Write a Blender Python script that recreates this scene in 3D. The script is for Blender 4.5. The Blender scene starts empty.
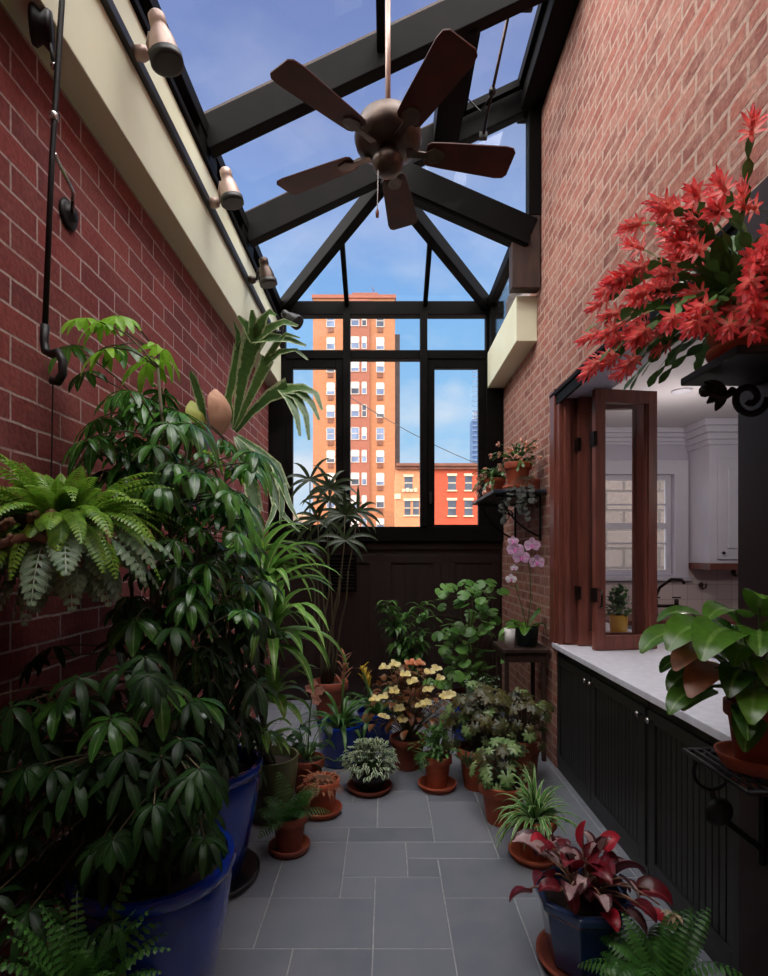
import bpy, math, random
from mathutils import Vector, Matrix, Quaternion
R = math.radians
C = bpy.context.scene.collection
Z = Vector((0, 0, 1))
V = Vector
F, CX, HY, CAMZ = 540.0, 386.0, 555.0, 1.5

def P(px, py, d):                       # photograph pixel at a real distance d -> place in the room
    return V(((px - CX) * d / F, d, CAMZ + (HY - py) * d / F))

# ------------------------------------------------------------------ materials
def lin(c):
    return tuple(((v / 255) / 12.92 if v / 255 <= .04045 else ((v / 255 + .055) / 1.055) ** 2.4) for v in c[:3]) + (1,)

def newmat(name):
    m = bpy.data.materials.new(name); m.use_nodes = True
    nt = m.node_tree; nt.nodes.clear()
    out = nt.nodes.new('ShaderNodeOutputMaterial')
    return m, nt, out

def N(nt, t, **kw):
    n = nt.nodes.new(t)
    for k, v in kw.items():
        if k.startswith('i_'):
            n.inputs[k[2:].replace('_', ' ')].default_value = v
        else:
            setattr(n, k, v)
    return n

def mixc(nt, fac, a, b, blend='MIX'):
    n = nt.nodes.new('ShaderNodeMix'); n.data_type = 'RGBA'; n.blend_type = blend
    for s, v in ((0, fac), (6, a), (7, b)):
        if hasattr(v, 'is_linked'): nt.links.new(v, n.inputs[s])
        else: n.inputs[s].default_value = v
    return n.outputs[2]

def math_(nt, op, a, b=0.0, clamp=False):
    n = nt.nodes.new('ShaderNodeMath'); n.operation = op; n.use_clamp = clamp
    for s, v in ((0, a), (1, b)):
        if hasattr(v, 'is_linked'): nt.links.new(v, n.inputs[s])
        else: n.inputs[s].default_value = v
    return n.outputs[0]

def maprange(nt, v, a, b, c=0.0, d=1.0):
    n = nt.nodes.new('ShaderNodeMapRange')
    nt.links.new(v, n.inputs[0])
    for i, x in ((1, a), (2, b), (3, c), (4, d)): n.inputs[i].default_value = x
    return n.outputs[0]

def M(name, c1, c2=None, scale=9, rough=.6, metal=0., bump=.0, spec=.5, stretch=(1, 1, 1), coat=0., emit=0):
    m, nt, out = newmat(name)
    b = N(nt, 'ShaderNodeBsdfPrincipled')
    b.inputs['Roughness'].default_value = rough; b.inputs['Metallic'].default_value = metal
    b.inputs['Specular IOR Level'].default_value = spec; b.inputs['Coat Weight'].default_value = coat
    c2 = c2 or tuple(v * .86 for v in c1)
    tc = N(nt, 'ShaderNodeTexCoord'); mp = N(nt, 'ShaderNodeMapping'); mp.inputs['Scale'].default_value = stretch
    nz = N(nt, 'ShaderNodeTexNoise', i_Scale=scale, i_Detail=5.0)
    nt.links.new(tc.outputs['Object'], mp.inputs[0]); nt.links.new(mp.outputs[0], nz.inputs['Vector'])
    f = maprange(nt, nz.outputs[0], .35, .65)
    nt.links.new(mixc(nt, f, lin(c1), lin(c2)), b.inputs['Base Color'])
    if bump:
        bp = N(nt, 'ShaderNodeBump', i_Strength=bump, i_Distance=.01)
        nt.links.new(nz.outputs[0], bp.inputs['Height']); nt.links.new(bp.outputs[0], b.inputs['Normal'])
    if emit:
        nt.links.new(mixc(nt, f, lin(c1), lin(c2)), b.inputs['Emission Color']); b.inputs['Emission Strength'].default_value = emit
    nt.links.new(b.outputs[0], out.inputs[0])
    return m

def LM(name, c1, c2, edge=None, mid=None, veins=0, trans=.25, rough=.38, edge_at=.62, tip=None, spec=.5):
    """leaf: two tones by leaf, optional pale margin / midrib, light passing through"""
    m, nt, out = newmat(name)
    g = N(nt, 'ShaderNodeNewGeometry'); uv = N(nt, 'ShaderNodeUVMap')
    sp = N(nt, 'ShaderNodeSeparateXYZ'); nt.links.new(uv.outputs[0], sp.inputs[0])
    col = mixc(nt, g.outputs['Random Per Island'], lin(c1), lin(c2))
    tc = N(nt, 'ShaderNodeTexCoord'); nz = N(nt, 'ShaderNodeTexNoise', i_Scale=40.0, i_Detail=3.0)
    nt.links.new(tc.outputs['Object'], nz.inputs['Vector'])
    ctr = math_(nt, 'MULTIPLY', math_(nt, 'ABSOLUTE', math_(nt, 'SUBTRACT', sp.outputs[0], .5)), 2.0)
    if edge:
        e = math_(nt, 'ADD', ctr, math_(nt, 'MULTIPLY', math_(nt, 'SUBTRACT', nz.outputs[0], .5), .5))
        col = mixc(nt, maprange(nt, e, edge_at - .06, edge_at + .06), col, lin(edge))
    if mid:
        col = mixc(nt, maprange(nt, ctr, .05, .16, 1., 0.), col, lin(mid))
    if tip:
        col = mixc(nt, maprange(nt, sp.outputs[1], .1, .8), col, lin(tip))
    hs = N(nt, 'ShaderNodeHueSaturation'); hs.inputs['Saturation'].default_value = 1.
    nt.links.new(maprange(nt, nz.outputs[0], .3, .7, .8, 1.2), hs.inputs['Value']); nt.links.new(col, hs.inputs['Color'])
    b = N(nt, 'ShaderNodeBsdfPrincipled'); b.inputs['Roughness'].default_value = rough; b.inputs['Specular IOR Level'].default_value = spec
    nt.links.new(hs.outputs[0], b.inputs['Base Color'])
    t = N(nt, 'ShaderNodeBsdfTranslucent'); nt.links.new(hs.outputs[0], t.inputs[0])
    mx = N(nt, 'ShaderNodeMixShader'); mx.inputs[0].default_value = trans
    nt.links.new(b.outputs[0], mx.inputs[1]); nt.links.new(t.outputs[0], mx.inputs[2]); nt.links.new(mx.outputs[0], out.inputs[0])
    return m

def brick_mat(name, c1, c2, mortar, bw=.215, rh=.075, ms=.006, stain=None, stain_amt=.4, dark=None, rough=.85, bump=.6, nscale=3.0, warp=.008):
    m, nt, out = newmat(name)
    tc = N(nt, 'ShaderNodeTexCoord'); sp = N(nt, 'ShaderNodeSeparateXYZ'); nt.links.new(tc.outputs['Object'], sp.inputs[0])
    cb = N(nt, 'ShaderNodeCombineXYZ')
    nt.links.new(math_(nt, 'ADD', sp.outputs[0], sp.outputs[1]), cb.inputs[0]); nt.links.new(sp.outputs[2], cb.inputs[1])
    nz0 = N(nt, 'ShaderNodeTexNoise', i_Scale=14.0, i_Detail=3.0); nt.links.new(cb.outputs[0], nz0.inputs['Vector'])
    va = N(nt, 'ShaderNodeVectorMath'); va.operation = 'MULTIPLY_ADD'
    nt.links.new(nz0.outputs['Color'], va.inputs[0]); va.inputs[1].default_value = (warp, warp, 0); nt.links.new(cb.outputs[0], va.inputs[2])
    br = N(nt, 'ShaderNodeTexBrick', offset=.5)
    for k, v in (('Scale', 1.), ('Mortar Size', ms), ('Mortar Smooth', .25), ('Brick Width', bw), ('Row Height', rh), ('Bias', 0.)):
        br.inputs[k].default_value = v
    br.inputs['Color1'].default_value = lin(c1); br.inputs['Color2'].default_value = lin(c2); br.inputs['Mortar'].default_value = lin(mortar)
    nt.links.new(va.outputs[0], br.inputs['Vector'])
    col = br.outputs[0]
    nz = N(nt, 'ShaderNodeTexNoise', i_Scale=nscale, i_Detail=8.0, i_Roughness=.68); nt.links.new(tc.outputs['Object'], nz.inputs['Vector'])
    if stain:
        col = mixc(nt, maprange(nt, nz.outputs[0], .42, .68, 0, stain_amt), col, lin(stain))
    nz2 = N(nt, 'ShaderNodeTexNoise', i_Scale=55.0, i_Detail=4.0); nt.links.new(tc.outputs['Object'], nz2.inputs['Vector'])
    hs = N(nt, 'ShaderNodeHueSaturation'); nt.links.new(maprange(nt, nz2.outputs[0], .3, .7, .78, 1.22), hs.inputs['Value']); nt.links.new(col, hs.inputs['Color'])
    b = N(nt, 'ShaderNodeBsdfPrincipled'); b.inputs['Roughness'].default_value = rough
    nt.links.new(hs.outputs[0], b.inputs['Base Color'])
    bp = N(nt, 'ShaderNodeBump', i_Strength=bump, i_Distance=.012)
    h = math_(nt, 'ADD', math_(nt, 'MULTIPLY', br.outputs['Fac'], -1.), math_(nt, 'MULTIPLY', nz2.outputs[0], .6))
    nt.links.new(h, bp.inputs['Height']); nt.links.new(bp.outputs[0], b.inputs['Normal'])
    nt.links.new(b.outputs[0], out.inputs[0])
    return m

def glass_mat(name, tint=(1, 1, 1), refl=1.0):
    m, nt, out = newmat(name)
    t = N(nt, 'ShaderNodeBsdfTransparent'); t.inputs[0].default_value = tint + (1,)
    g = N(nt, 'ShaderNodeBsdfGlossy'); g.inputs['Roughness'].default_value = .02
    lw = N(nt, 'ShaderNodeFresnel'); lw.inputs[0].default_value = 1.45
    mx = N(nt, 'ShaderNodeMixShader'); nt.links.new(math_(nt, 'MULTIPLY', lw.outputs[0], refl), mx.inputs[0])
    nt.links.new(t.outputs[0], mx.inputs[1]); nt.links.new(g.outputs[0], mx.inputs[2]); nt.links.new(mx.outputs[0], out.inputs[0])
    return m

def slab_mat(name):
    m, nt, out = newmat(name)
    g = N(nt, 'ShaderNodeNewGeometry'); tc = N(nt, 'ShaderNodeTexCoord')
    nz = N(nt, 'ShaderNodeTexNoise', i_Scale=5.0, i_Detail=7.0); nt.links.new(tc.outputs['Object'], nz.inputs['Vector'])
    nz2 = N(nt, 'ShaderNodeTexNoise', i_Scale=70.0, i_Detail=3.0); nt.links.new(tc.outputs['Object'], nz2.inputs['Vector'])
    col = mixc(nt, g.outputs['Random Per Island'], lin((100, 105, 116)), lin((122, 126, 136)))
    col = mixc(nt, maprange(nt, nz.outputs[0], .35, .7, 0, .55), col, lin((130, 129, 134)))
    b = N(nt, 'ShaderNodeBsdfPrincipled'); b.inputs['Roughness'].default_value = .55
    nt.links.new(col, b.inputs['Base Color'])
    bp = N(nt, 'ShaderNodeBump', i_Strength=.12, i_Distance=.006); nt.links.new(nz2.outputs[0], bp.inputs['Height']); nt.links.new(bp.outputs[0], b.inputs['Normal'])
    nt.links.new(b.outputs[0], out.inputs[0])
    return m

def tile_mat(name):
    m, nt, out = newmat(name)
    tc = N(nt, 'ShaderNodeTexCoord'); sp = N(nt, 'ShaderNodeSeparateXYZ'); nt.links.new(tc.outputs['Object'], sp.inputs[0])
    cb = N(nt, 'ShaderNodeCombineXYZ'); nt.links.new(math_(nt, 'ADD', sp.outputs[0], sp.outputs[1]), cb.inputs[0]); nt.links.new(sp.outputs[2], cb.inputs[1])
    br = N(nt, 'ShaderNodeTexBrick', offset=0.)
    for k, v in (('Scale', 1.), ('Mortar Size', .003), ('Brick Width', .15), ('Row Height', .15)): br.inputs[k].default_value = v
    br.inputs['Color1'].default_value = lin((212, 196, 196)); br.inputs['Color2'].default_value = lin((222, 208, 206)); br.inputs['Mortar'].default_value = lin((180, 165, 168))
    nt.links.new(cb.outputs[0], br.inputs['Vector'])
    b = N(nt, 'ShaderNodeBsdfPrincipled'); b.inputs['Roughness'].default_value = .3
    nt.links.new(br.outputs[0], b.inputs['Base Color']); nt.links.new(b.outputs[0], out.inputs[0])
    return m

MAT = dict(
    brick_l=brick_mat('dark red brick', (136, 58, 54), (108, 44, 42), (176, 154, 148), rh=.092, bw=.265, ms=.005, stain=(148, 88, 82), stain_amt=.45),
    brick_r=brick_mat('weathered pink brick', (158, 94, 80), (120, 68, 58), (170, 142, 128), rh=.075, bw=.2, ms=.010, stain=(172, 132, 116), stain_amt=.85, nscale=9., warp=.018),
    slab=slab_mat('bluestone'), grout=M('pale grout', (172, 172, 174), (150, 150, 154), 30, .9),
    cream=M('cream paint', (232, 232, 204), (226, 225, 196), 3, .5),
    frame=M('dark bronze frame', (18, 15, 14), (14, 12, 12), 6, .55, spec=.06),
    blackpaint=M('black metal', (20, 19, 19), (28, 26, 25), 20, .45),
    panelw=M('dark brown painted panel', (42, 24, 23), (34, 20, 19), 5, .5),
    glass=glass_mat('clear glass', (1, 1, 1), .6), glass_roof=glass_mat('roof glass', (.98, .985, 1), .04),
    walnut=M('mahogany wood', (124, 68, 56), (100, 52, 42), 6, .38, stretch=(6, 6, .6)),
    blade=M('dark mahogany blade', (74, 24, 14), (54, 16, 10), 8, .5, spec=.25, stretch=(1, 1, 1)),
    bronze=M('antique bronze metal', (88, 72, 64), (64, 52, 46), 12, .38, .7),
    bronzelt=M('pale brushed bronze', (196, 168, 156), (170, 144, 134), 12, .42, .25),
    lens=M('lamp lens', (120, 100, 84), (70, 58, 50), 40, .3),
    white=M('white paint', (212, 210, 222), (204, 202, 215), 3, .45),
    ceilk=M('kitchen ceiling paint', (205, 198, 204), (198, 192, 198), 2, .8),
    kwall=M('pale lavender wall paint', (196, 192, 208), (188, 184, 200), 2, .7),
    ctop=M('white quartz', (234, 234, 244), (222, 222, 234), 25, .25),
    cab=M('charcoal painted wood', (40, 38, 37), (34, 33, 32), 5, .4),
    chrome=M('brushed nickel', (190, 186, 184), (170, 166, 164), 20, .25, .9),
    oilbronze=M('oil rubbed bronze', (44, 32, 28), (32, 24, 22), 20, .3, .6),
    tile=tile_mat('pale tile'),
    terra=M('terracotta', (176, 84, 52), (146, 62, 38), 9, .75, bump=.1), terradk=M('weathered terracotta', (142, 66, 44), (112, 50, 36), 8, .75, bump=.1),
    blue=M('cobalt glaze', (8, 50, 158), (4, 34, 120), 5, .14, coat=.5), bluedk=M('dark blue glaze', (28, 52, 92), (40, 66, 108), 7, .16, coat=.6),
    olive=M('olive ceramic', (96, 98, 62), (76, 78, 50), 10, .4), black=M('black plastic', (20, 20, 20), (26, 26, 26), 9, .4),
    greenpot=M('dark green ceramic', (24, 52, 48), (18, 42, 40), 9, .3), whitepot=M('white ceramic', (226, 224, 222), (214, 212, 212), 9, .3),
    yellow=M('yellow glaze', (226, 176, 40), (212, 160, 34), 9, .3), soil=M('potting soil', (44, 30, 22), (26, 18, 14), 60, .95, bump=.5),
    moss=M('dried moss', (112, 82, 58), (78, 54, 40), 40, .95, bump=.4), rhiz=M('brown fern rhizome', (158, 122, 100), (112, 78, 62), 30, .9, bump=.3),
    stem=M('woody stem', (92, 84, 60), (68, 64, 44), 12, .7), gstem=M('green stem', (88, 120, 60), (72, 104, 50), 12, .6), pstem=M('pale wire', (150, 140, 130), (120, 112, 104), 9, .4, .8),
    iron=M('wrought iron', (18, 17, 17), (26, 24, 24), 20, .5, .3), oldwood=M('old dark wood', (64, 42, 34), (46, 30, 25), 7, .6, stretch=(4, 4, 1)),
    shield=M('tan papery shield frond', (222, 178, 150), (192, 144, 116), 9, .7), shieldg=M('young green shield frond', (176, 184, 92), (150, 158, 74), 9, .6),
    slate=M('blue black slate shelf', (44, 50, 62), (34, 38, 50), 9, .45),
)
L = dict(
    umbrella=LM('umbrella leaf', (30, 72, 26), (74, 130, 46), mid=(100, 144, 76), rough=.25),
    umbrella_low=LM('shade toned umbrella leaf', (14, 34, 14), (34, 62, 24), mid=(44, 70, 36), rough=.4, trans=.12, spec=.18),  # shade among the lower leaves is put into this colour
    umbrella_young=LM('young umbrella leaf', (128, 186, 48), (156, 206, 70), trans=.4),
    umbrella_dk=LM('dark aralia leaf', (24, 46, 26), (44, 74, 40), mid=(64, 90, 56), rough=.34, spec=.3),
    fern=LM('fern pinna', (96, 144, 42), (134, 170, 56), trans=.35), fern_dk=LM('dark fern pinna', (52, 96, 40), (74, 122, 50), trans=.3),
    fern_grey=LM('grey green frond', (104, 132, 104), (130, 154, 124), mid=(160, 176, 150), trans=.2),
    strap=LM('striped strap leaf', (96, 152, 60), (130, 180, 80), mid=(210, 224, 156), rough=.3, trans=.35), strapedge=LM('white margined leaf', (66, 126, 46), (88, 150, 62), edge=(196, 206, 156), edge_at=.7, rough=.3),
    stag=LM('staghorn frond', (62, 104, 48), (88, 128, 64), edge=(176, 194, 146), edge_at=.72, rough=.34, trans=.25),  # whitish highlights painted into the pale frond edges
    palm=LM('palm leaflet', (40, 58, 36), (58, 74, 44), trans=.15, rough=.35),
    broad=LM('glossy broad leaf', (46, 88, 28), (92, 136, 44), mid=(112, 150, 70), rough=.25, trans=.3), broad_bk=LM('copper leaf', (186, 118, 84), (150, 92, 64), rough=.35),
    begonia=LM('begonia leaf', (44, 54, 26), (92, 88, 44), edge=(96, 84, 52), edge_at=.8), begoniapl=LM('pale star leaf', (150, 170, 112), (118, 146, 86), edge=(78, 112, 62), edge_at=.8),
    rex=LM('wine red begonia leaf', (84, 20, 30), (120, 28, 40), mid=(150, 60, 66), rough=.3, trans=.25), rexsil=LM('silver pink begonia leaf', (206, 178, 176), (150, 112, 114), edge=(80, 32, 40), rough=.35, trans=.15),
    rexred=LM('bright crimson leaf', (176, 26, 46), (196, 40, 60), rough=.35, trans=.35),
    pilea=LM('silver variegated leaf', (64, 96, 58), (84, 116, 74), edge=(196, 206, 178), edge_at=.5, rough=.4), small=LM('small green leaf', (58, 100, 44), (88, 130, 56)),
    roundl=LM('round leaf', (78, 128, 54), (112, 158, 76), trans=.3), brom=LM('bromeliad leaf', (56, 98, 46), (76, 118, 54), rough=.3),
    bractp=LM('pink bract', (196, 92, 88), (216, 124, 110), tip=(206, 150, 120), trans=.3), bracty=LM('yellow bract', (190, 160, 40), (206, 178, 60), trans=.3),
    yflow=LM('pale yellow petal', (250, 240, 184), (244, 226, 150), trans=.3, rough=.5), cflow=LM('copper bronze leaf', (136, 78, 46), (110, 84, 44), trans=.25), peach=LM('peach petal', (232, 160, 112), (222, 140, 96), trans=.3),
    cactus=LM('cactus segment', (84, 122, 58), (60, 96, 46), rough=.35, trans=.12), cactusr=LM('red cactus petal', (250, 140, 120), (254, 186, 166), tip=(240, 84, 92), mid=(255, 206, 196), rough=.45, trans=.35),  # pink highlights painted in as a pale petal midrib
    cstamen=LM('pale pink throat', (250, 190, 190), (244, 160, 170), trans=.3), orchid=LM('pink orchid petal', (244, 212, 236), (236, 192, 226), mid=(214, 140, 204), rough=.5, trans=.3), lip=LM('magenta orchid lip', (176, 60, 150), (196, 90, 160), trans=.2), orchw=LM('white orchid petal', (236, 226, 230), (226, 210, 222), trans=.3),
    pinkpale=LM('pale pink bract', (240, 196, 172), (224, 158, 136), trans=.3), darkl=LM('dark grey green leaf', (26, 30, 26), (46, 48, 42), trans=.1, rough=.65), dryseed=LM('dry flower head', (206, 186, 150), (180, 160, 128), trans=.2),
)

# ------------------------------------------------------------------ mesh builder
class MB:
    def __init__(s): s.v = []; s.f = []; s.uv = []
    def add(s, vs, fs, uvs=None):
        b = len(s.v); s.v += [tuple(p) for p in vs]; s.f += [tuple(b + i for i in f) for f in fs]
        s.uv += uvs if uvs else [(.5, .5)] * len(vs)
        return s
    def box(s, lo, hi):
        x0, y0, z0 = lo; x1, y1, z1 = hi
        vs = [(x, y, z) for z in (z0, z1) for y in (y0, y1) for x in (x0, x1)]
        return s.add(vs, [(0, 2, 3, 1), (4, 5, 7, 6), (0, 1, 5, 4), (2, 6, 7, 3), (0, 4, 6, 2), (1, 3, 7, 5)])
    def bar(s, p, q, w, h, up=Z):
        p, q = V(p), V(q); d = (q - p).normalized(); sd = d.cross(V(up)).normalized(); u = sd.cross(d)
        vs = [c + sd * a * w / 2 + u * b * h / 2 for c in (p, q) for a, b in ((-1, -1), (1, -1), (1, 1), (-1, 1))]
        return s.add(vs, [(0, 1, 2, 3)[::-1], (4, 5, 6, 7), (0, 1, 5, 4), (1, 2, 6, 5), (2, 3, 7, 6), (3, 0, 4, 7)])
    def tube(s, pts, r, n=8, r2=None):
        pts = [V(p) for p in pts]; vs = []; fs = []; r2 = r if r2 is None else r2; k = len(pts)
        ref = None
        for i, p in enumerate(pts):
            d = (pts[min(i + 1, k - 1)] - pts[max(i - 1, 0)]).normalized()
            if ref is None: ref = V((1, 0, 0)) if abs(d.x) < .8 else V((0, 1, 0))
            a = (ref - d * ref.dot(d)).normalized(); b = d.cross(a); ref = a
            rr = r + (r2 - r) * i / max(1, k - 1)
            vs += [p + a * rr * math.cos(2 * math.pi * j / n) + b * rr * math.sin(2 * math.pi * j / n) for j in range(n)]
        for i in range(k - 1):
            for j in range(n):
                a = i * n + j; b = i * n + (j + 1) % n; fs.append((a, b, b + n, a + n))
        fs.append(tuple(range(n))[::-1]); fs.append(tuple((k - 1) * n + j for j in range(n)))
        return s.add(vs, fs)
    def lathe(s, prof, o, axis=Z, n=28, facets=0):
        axis = V(axis).normalized(); ref = V((1, 0, 0)) if abs(axis.x) < .8 else V((0, 1, 0))
        a = (ref - axis * ref.dot(axis)).normalized(); b = axis.cross(a); o = V(o); vs = []; fs = []
        n = facets or n
        for r, t in prof:
            vs += [o + axis * t + a * r * math.cos(2 * math.pi * (j + .5) / n) + b * r * math.sin(2 * math.pi * (j + .5) / n) for j in range(n)]
        for i in range(len(prof) - 1):
            for j in range(n):
                p = i * n + j; q = i * n + (j + 1) % n; fs.append((p, q, q + n, p + n))
        if prof[0][0] > 1e-5: fs.append(tuple(range(n))[::-1])
        if prof[-1][0] > 1e-5: fs.append(tuple((len(prof) - 1) * n + j for j in range(n)))
        return s.add(vs, fs)
    def ball(s, c, r, n=10, sq=(1, 1, 1)):
        c = V(c); k = n // 2; vs = []; fs = []
        for i in range(k + 1):
            t = math.pi * i / k
            for j in range(n):
                p = 2 * math.pi * j / n
                vs.append(c + V((r * sq[0] * math.sin(t) * math.cos(p), r * sq[1] * math.sin(t) * math.sin(p), -r * sq[2] * math.cos(t))))
        for i in range(k):
            for j in range(n):
                a = i * n + j; b = i * n + (j + 1) % n; fs.append((a, b, b + n, a + n))
        return s.add(vs, fs)
    def extr(s, poly, off):                # closed polygon (3-D points) pushed along off
        k = len(poly); poly = [V(p) for p in poly]; off = V(off)
        vs = poly + [p + off for p in poly]
        return s.add(vs, [tuple(range(k)), tuple(range(k, 2 * k))[::-1]] + [(i, i + k, (i + 1) % k + k, (i + 1) % k) for i in range(k)])
    # ---- leaves
    def blade(s, p, d, Ln, W, droop=.5, prof='lance', fold=.12, n=6, nrm=None, roll=0.):
        p = V(p); d = V(d).normalized(); pts = []; ds = []; step = Ln / n
        for i in range(n + 1):
            pts.append(p.copy()); ds.append(d.copy())
            d = (d + V((0, 0, -droop * (i + 1) / n * 1.3 / n * 3))).normalized(); p = p + d * step
        vs = []; uv = []; fs = []
        for i in range(n + 1):
            t = i / n; d = ds[i]
            ref = V(nrm) if nrm is not None else Z
            sd = d.cross(ref)
            if sd.length < 1e-3: sd = d.cross(V((1, .3, 0)))
            sd.normalize(); u = sd.cross(d)
            if roll: sd = sd * math.cos(roll) + u * math.sin(roll); u = sd.cross(d)
            if prof == 'lance': w = math.sin(math.pi * min(1, t * .94 + .03)) ** .75
            elif prof == 'strap': w = min(1, .45 + t * 2.2) * (1 - max(0, (t - .45) / .55) ** 1.6) + .02
            elif prof == 'ovate': w = math.sin(math.pi * (t * .96 + .02) ** .7) ** .7
            elif prof == 'obov': w = math.sin(math.pi * (t * .97 + .01) ** 1.5) ** .7
            elif prof == 'petal': w = math.sin(math.pi * (t * .9 + .1) ** 1.2) ** .6
            else: w = 1.
            w *= W / 2
            vs += [pts[i] - sd * w + u * fold * w * 2, pts[i], pts[i] + sd * w + u * fold * w * 2]; uv += [(0, t), (.5, t), (1, t)]
            if i:
                b = 3 * i; fs += [(b - 3, b - 2, b + 1, b), (b - 2, b - 1, b + 2, b + 1)]
        s.add(vs, fs, uv); return pts[-1]
    def palmate(s, p, out, n, Ln, W, droop=.5, tilt=.3, rnd=random, prof='lance', spread=R(250)):
        out = V(out); out.z = 0; out = out.normalized() if out.length > 1e-3 else V((1, 0, 0))
        nrm = (Z + out * tilt).normalized(); f = (out - nrm * out.dot(nrm)).normalized(); sd = nrm.cross(f)
        for i in range(n):
            a = -spread / 2 + spread * i / (n - 1) + rnd.uniform(-.1, .1)
            k = 1 - .35 * abs(a) / (spread / 2)
            d = f * math.cos(a) + sd * math.sin(a) - nrm * rnd.uniform(.05, .3)
            s.blade(V(p) + d * Ln * .04, d, Ln * k * rnd.uniform(.9, 1.1), W * k, droop, prof, .12, 5, nrm)
    def frond(s, p, d, Ln, W, droop=.6, pairs=16, pw=.012, lobes=False, rach=.0016, flat=None):
        p = V(p); d = V(d).normalized(); n = pairs; step = Ln / n; prev = p.copy()
        for i in range(n):
            t = (i + .5) / n
            d = (d + V((0, 0, -droop * 2.4 / n * (t + .2)))).normalized(); q = p + d * step
            sd = d.cross(Z)
            if sd.length < 1e-3: sd = V((1, 0, 0))
            sd.normalize(); u = sd.cross(d)
            s.add([p - sd * rach, p + sd * rach, q + sd * rach * .8, q - sd * rach * .8], [(0, 1, 2, 3)], [(.5, t)] * 4)
            w = W * (math.sin(math.pi * min(1, t * .86 + .12)) ** .8)
            for sg in (-1, 1):
                s.blade(q, (sd * sg + d * .35 - u * .12), w, pw * (.6 + .5 * w / W), .25, 'lance', .05, 3, u)
            p = q
    def lobed(s, p, nrm, f, Rr, lobes=5, depth=.4, cup=.12, n=None, span=2 * math.pi):
        p = V(p); nrm = V(nrm).normalized(); f = V(f); f = (f - nrm * f.dot(nrm)); f = f.normalized() if f.length > 1e-4 else nrm.orthogonal().normalized()
        sd = nrm.cross(f); n = n or lobes * 4; vs = [p]; uv = [(.5, 0)]
        for i in range(n + 1):
            a = -span / 2 + span * i / n
            k = (1 - depth) + depth * abs(math.cos(a * lobes / 2)) ** .8 if lobes else 1.
            k *= 1 - .18 * abs(a) / math.pi
            for q, u in ((.55, .72), (1, 1.)):
                r = Rr * k * q
                vs.append(p + f * r * math.cos(a) + sd * r * math.sin(a) - nrm * cup * r * q); uv.append((u, u))
        fs = []
        for i in range(n):
            a = 1 + 2 * i; fs += [(0, a, a + 2), (a, a + 1, a + 3, a + 2)]
        s.add(vs, fs, uv)
    def build(s, name, mat, parent=None, smooth=False, loc=None, bevel=0, solid=0):
        rt = parent
        while rt is not None and rt.parent is not None: rt = rt.parent
        if rt is not None and rt.get('category') in ('plant', 'bromeliad', 'hanging plant') and abs(rt.location.x) < 1.3:
            s.v = [(max(-1.192, min(1.158, x)), min(y, 5.49), max(z, .002)) for x, y, z in s.v]
        off = V((0, 0, 0)); q = parent
        while q is not None: off += q.location; q = q.parent
        l = V(loc) if loc is not None else V((0, 0, 0))
        me = bpy.data.meshes.new(name); o_ = off + l
        me.from_pydata([(x - o_.x, y - o_.y, z - o_.z) for x, y, z in s.v], [], s.f)
        ul = me.uv_layers.new(name='UVMap')
        idx = [0] * len(me.loops); me.loops.foreach_get('vertex_index', idx)
        flat = []
        for i in idx: flat += s.uv[i]
        ul.data.foreach_set('uv', flat)
        if smooth: me.polygons.foreach_set('use_smooth', [True] * len(me.polygons))
        me.materials.append(mat); me.update()
        o = bpy.data.objects.new(name, me); C.objects.link(o); o.location = l
        if parent is not None: o.parent = parent
        if smooth is True and bevel == 0 and smooth != 'leaf':
            pass
        if bevel:
            md = o.modifiers.new('bevel', 'BEVEL'); md.width = bevel; md.segments = 2; md.limit_method = 'ANGLE'
        if solid:
            md = o.modifiers.new('solid', 'SOLIDIFY'); md.thickness = solid
        return o

def thing(name, label, cat, loc, group=None):
    o = bpy.data.objects.new(name, None); C.objects.link(o); o.location = V(loc); o.empty_display_size = .1
    o['label'] = label; o['category'] = cat
    if group: o['group'] = group
    return o
def tag(o, label, cat, group=None):
    o['label'] = label; o['category'] = cat
    if group: o['group'] = group
    return o
def struct(o, label=None):
    o['kind'] = 'structure'
    if label: o['label'] = label
    return o
def sroot(name, loc=(0, 0, 0), label=None):
    o = bpy.data.objects.new(name, None); C.objects.link(o); o.location = V(loc); return struct(o, label)

XL, XR, YB = -1.2, 1.2, 5.58

# ------------------------------------------------------------------ floor
rnd = random.Random(4)
u = .1524; X0, Y0 = -.05 - 8 * u, 2.06 - 22 * u
nx, ny = 17, 46
occ = [[False] * ny for _ in range(nx)]
fl = MB()
def put(i, j, w, d):
    for a in range(i, i + w):
        for b in range(j, j + d): occ[a][b] = True
    g = .0028; x0, x1 = X0 + i * u + g, X0 + (i + w) * u - g; y0, y1 = Y0 + j * u + g, Y0 + (j + d) * u - g
    e = .0025
    fl.add([(x0, y0, -.03), (x1, y0, -.03), (x1, y1, -.03), (x0, y1, -.03), (x0, y0, -e), (x1, y0, -e), (x1, y1, -e), (x0, y1, -e),
            (x0 + e, y0 + e, 0), (x1 - e, y0 + e, 0), (x1 - e, y1 - e, 0), (x0 + e, y1 - e, 0)],
           [(0, 1, 5, 4), (1, 2, 6, 5), (2, 3, 7, 6), (3, 0, 4, 7), (4, 5, 9, 8), (5, 6, 10, 9), (6, 7, 11, 10), (7, 4, 8, 11), (8, 9, 10, 11)])
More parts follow.
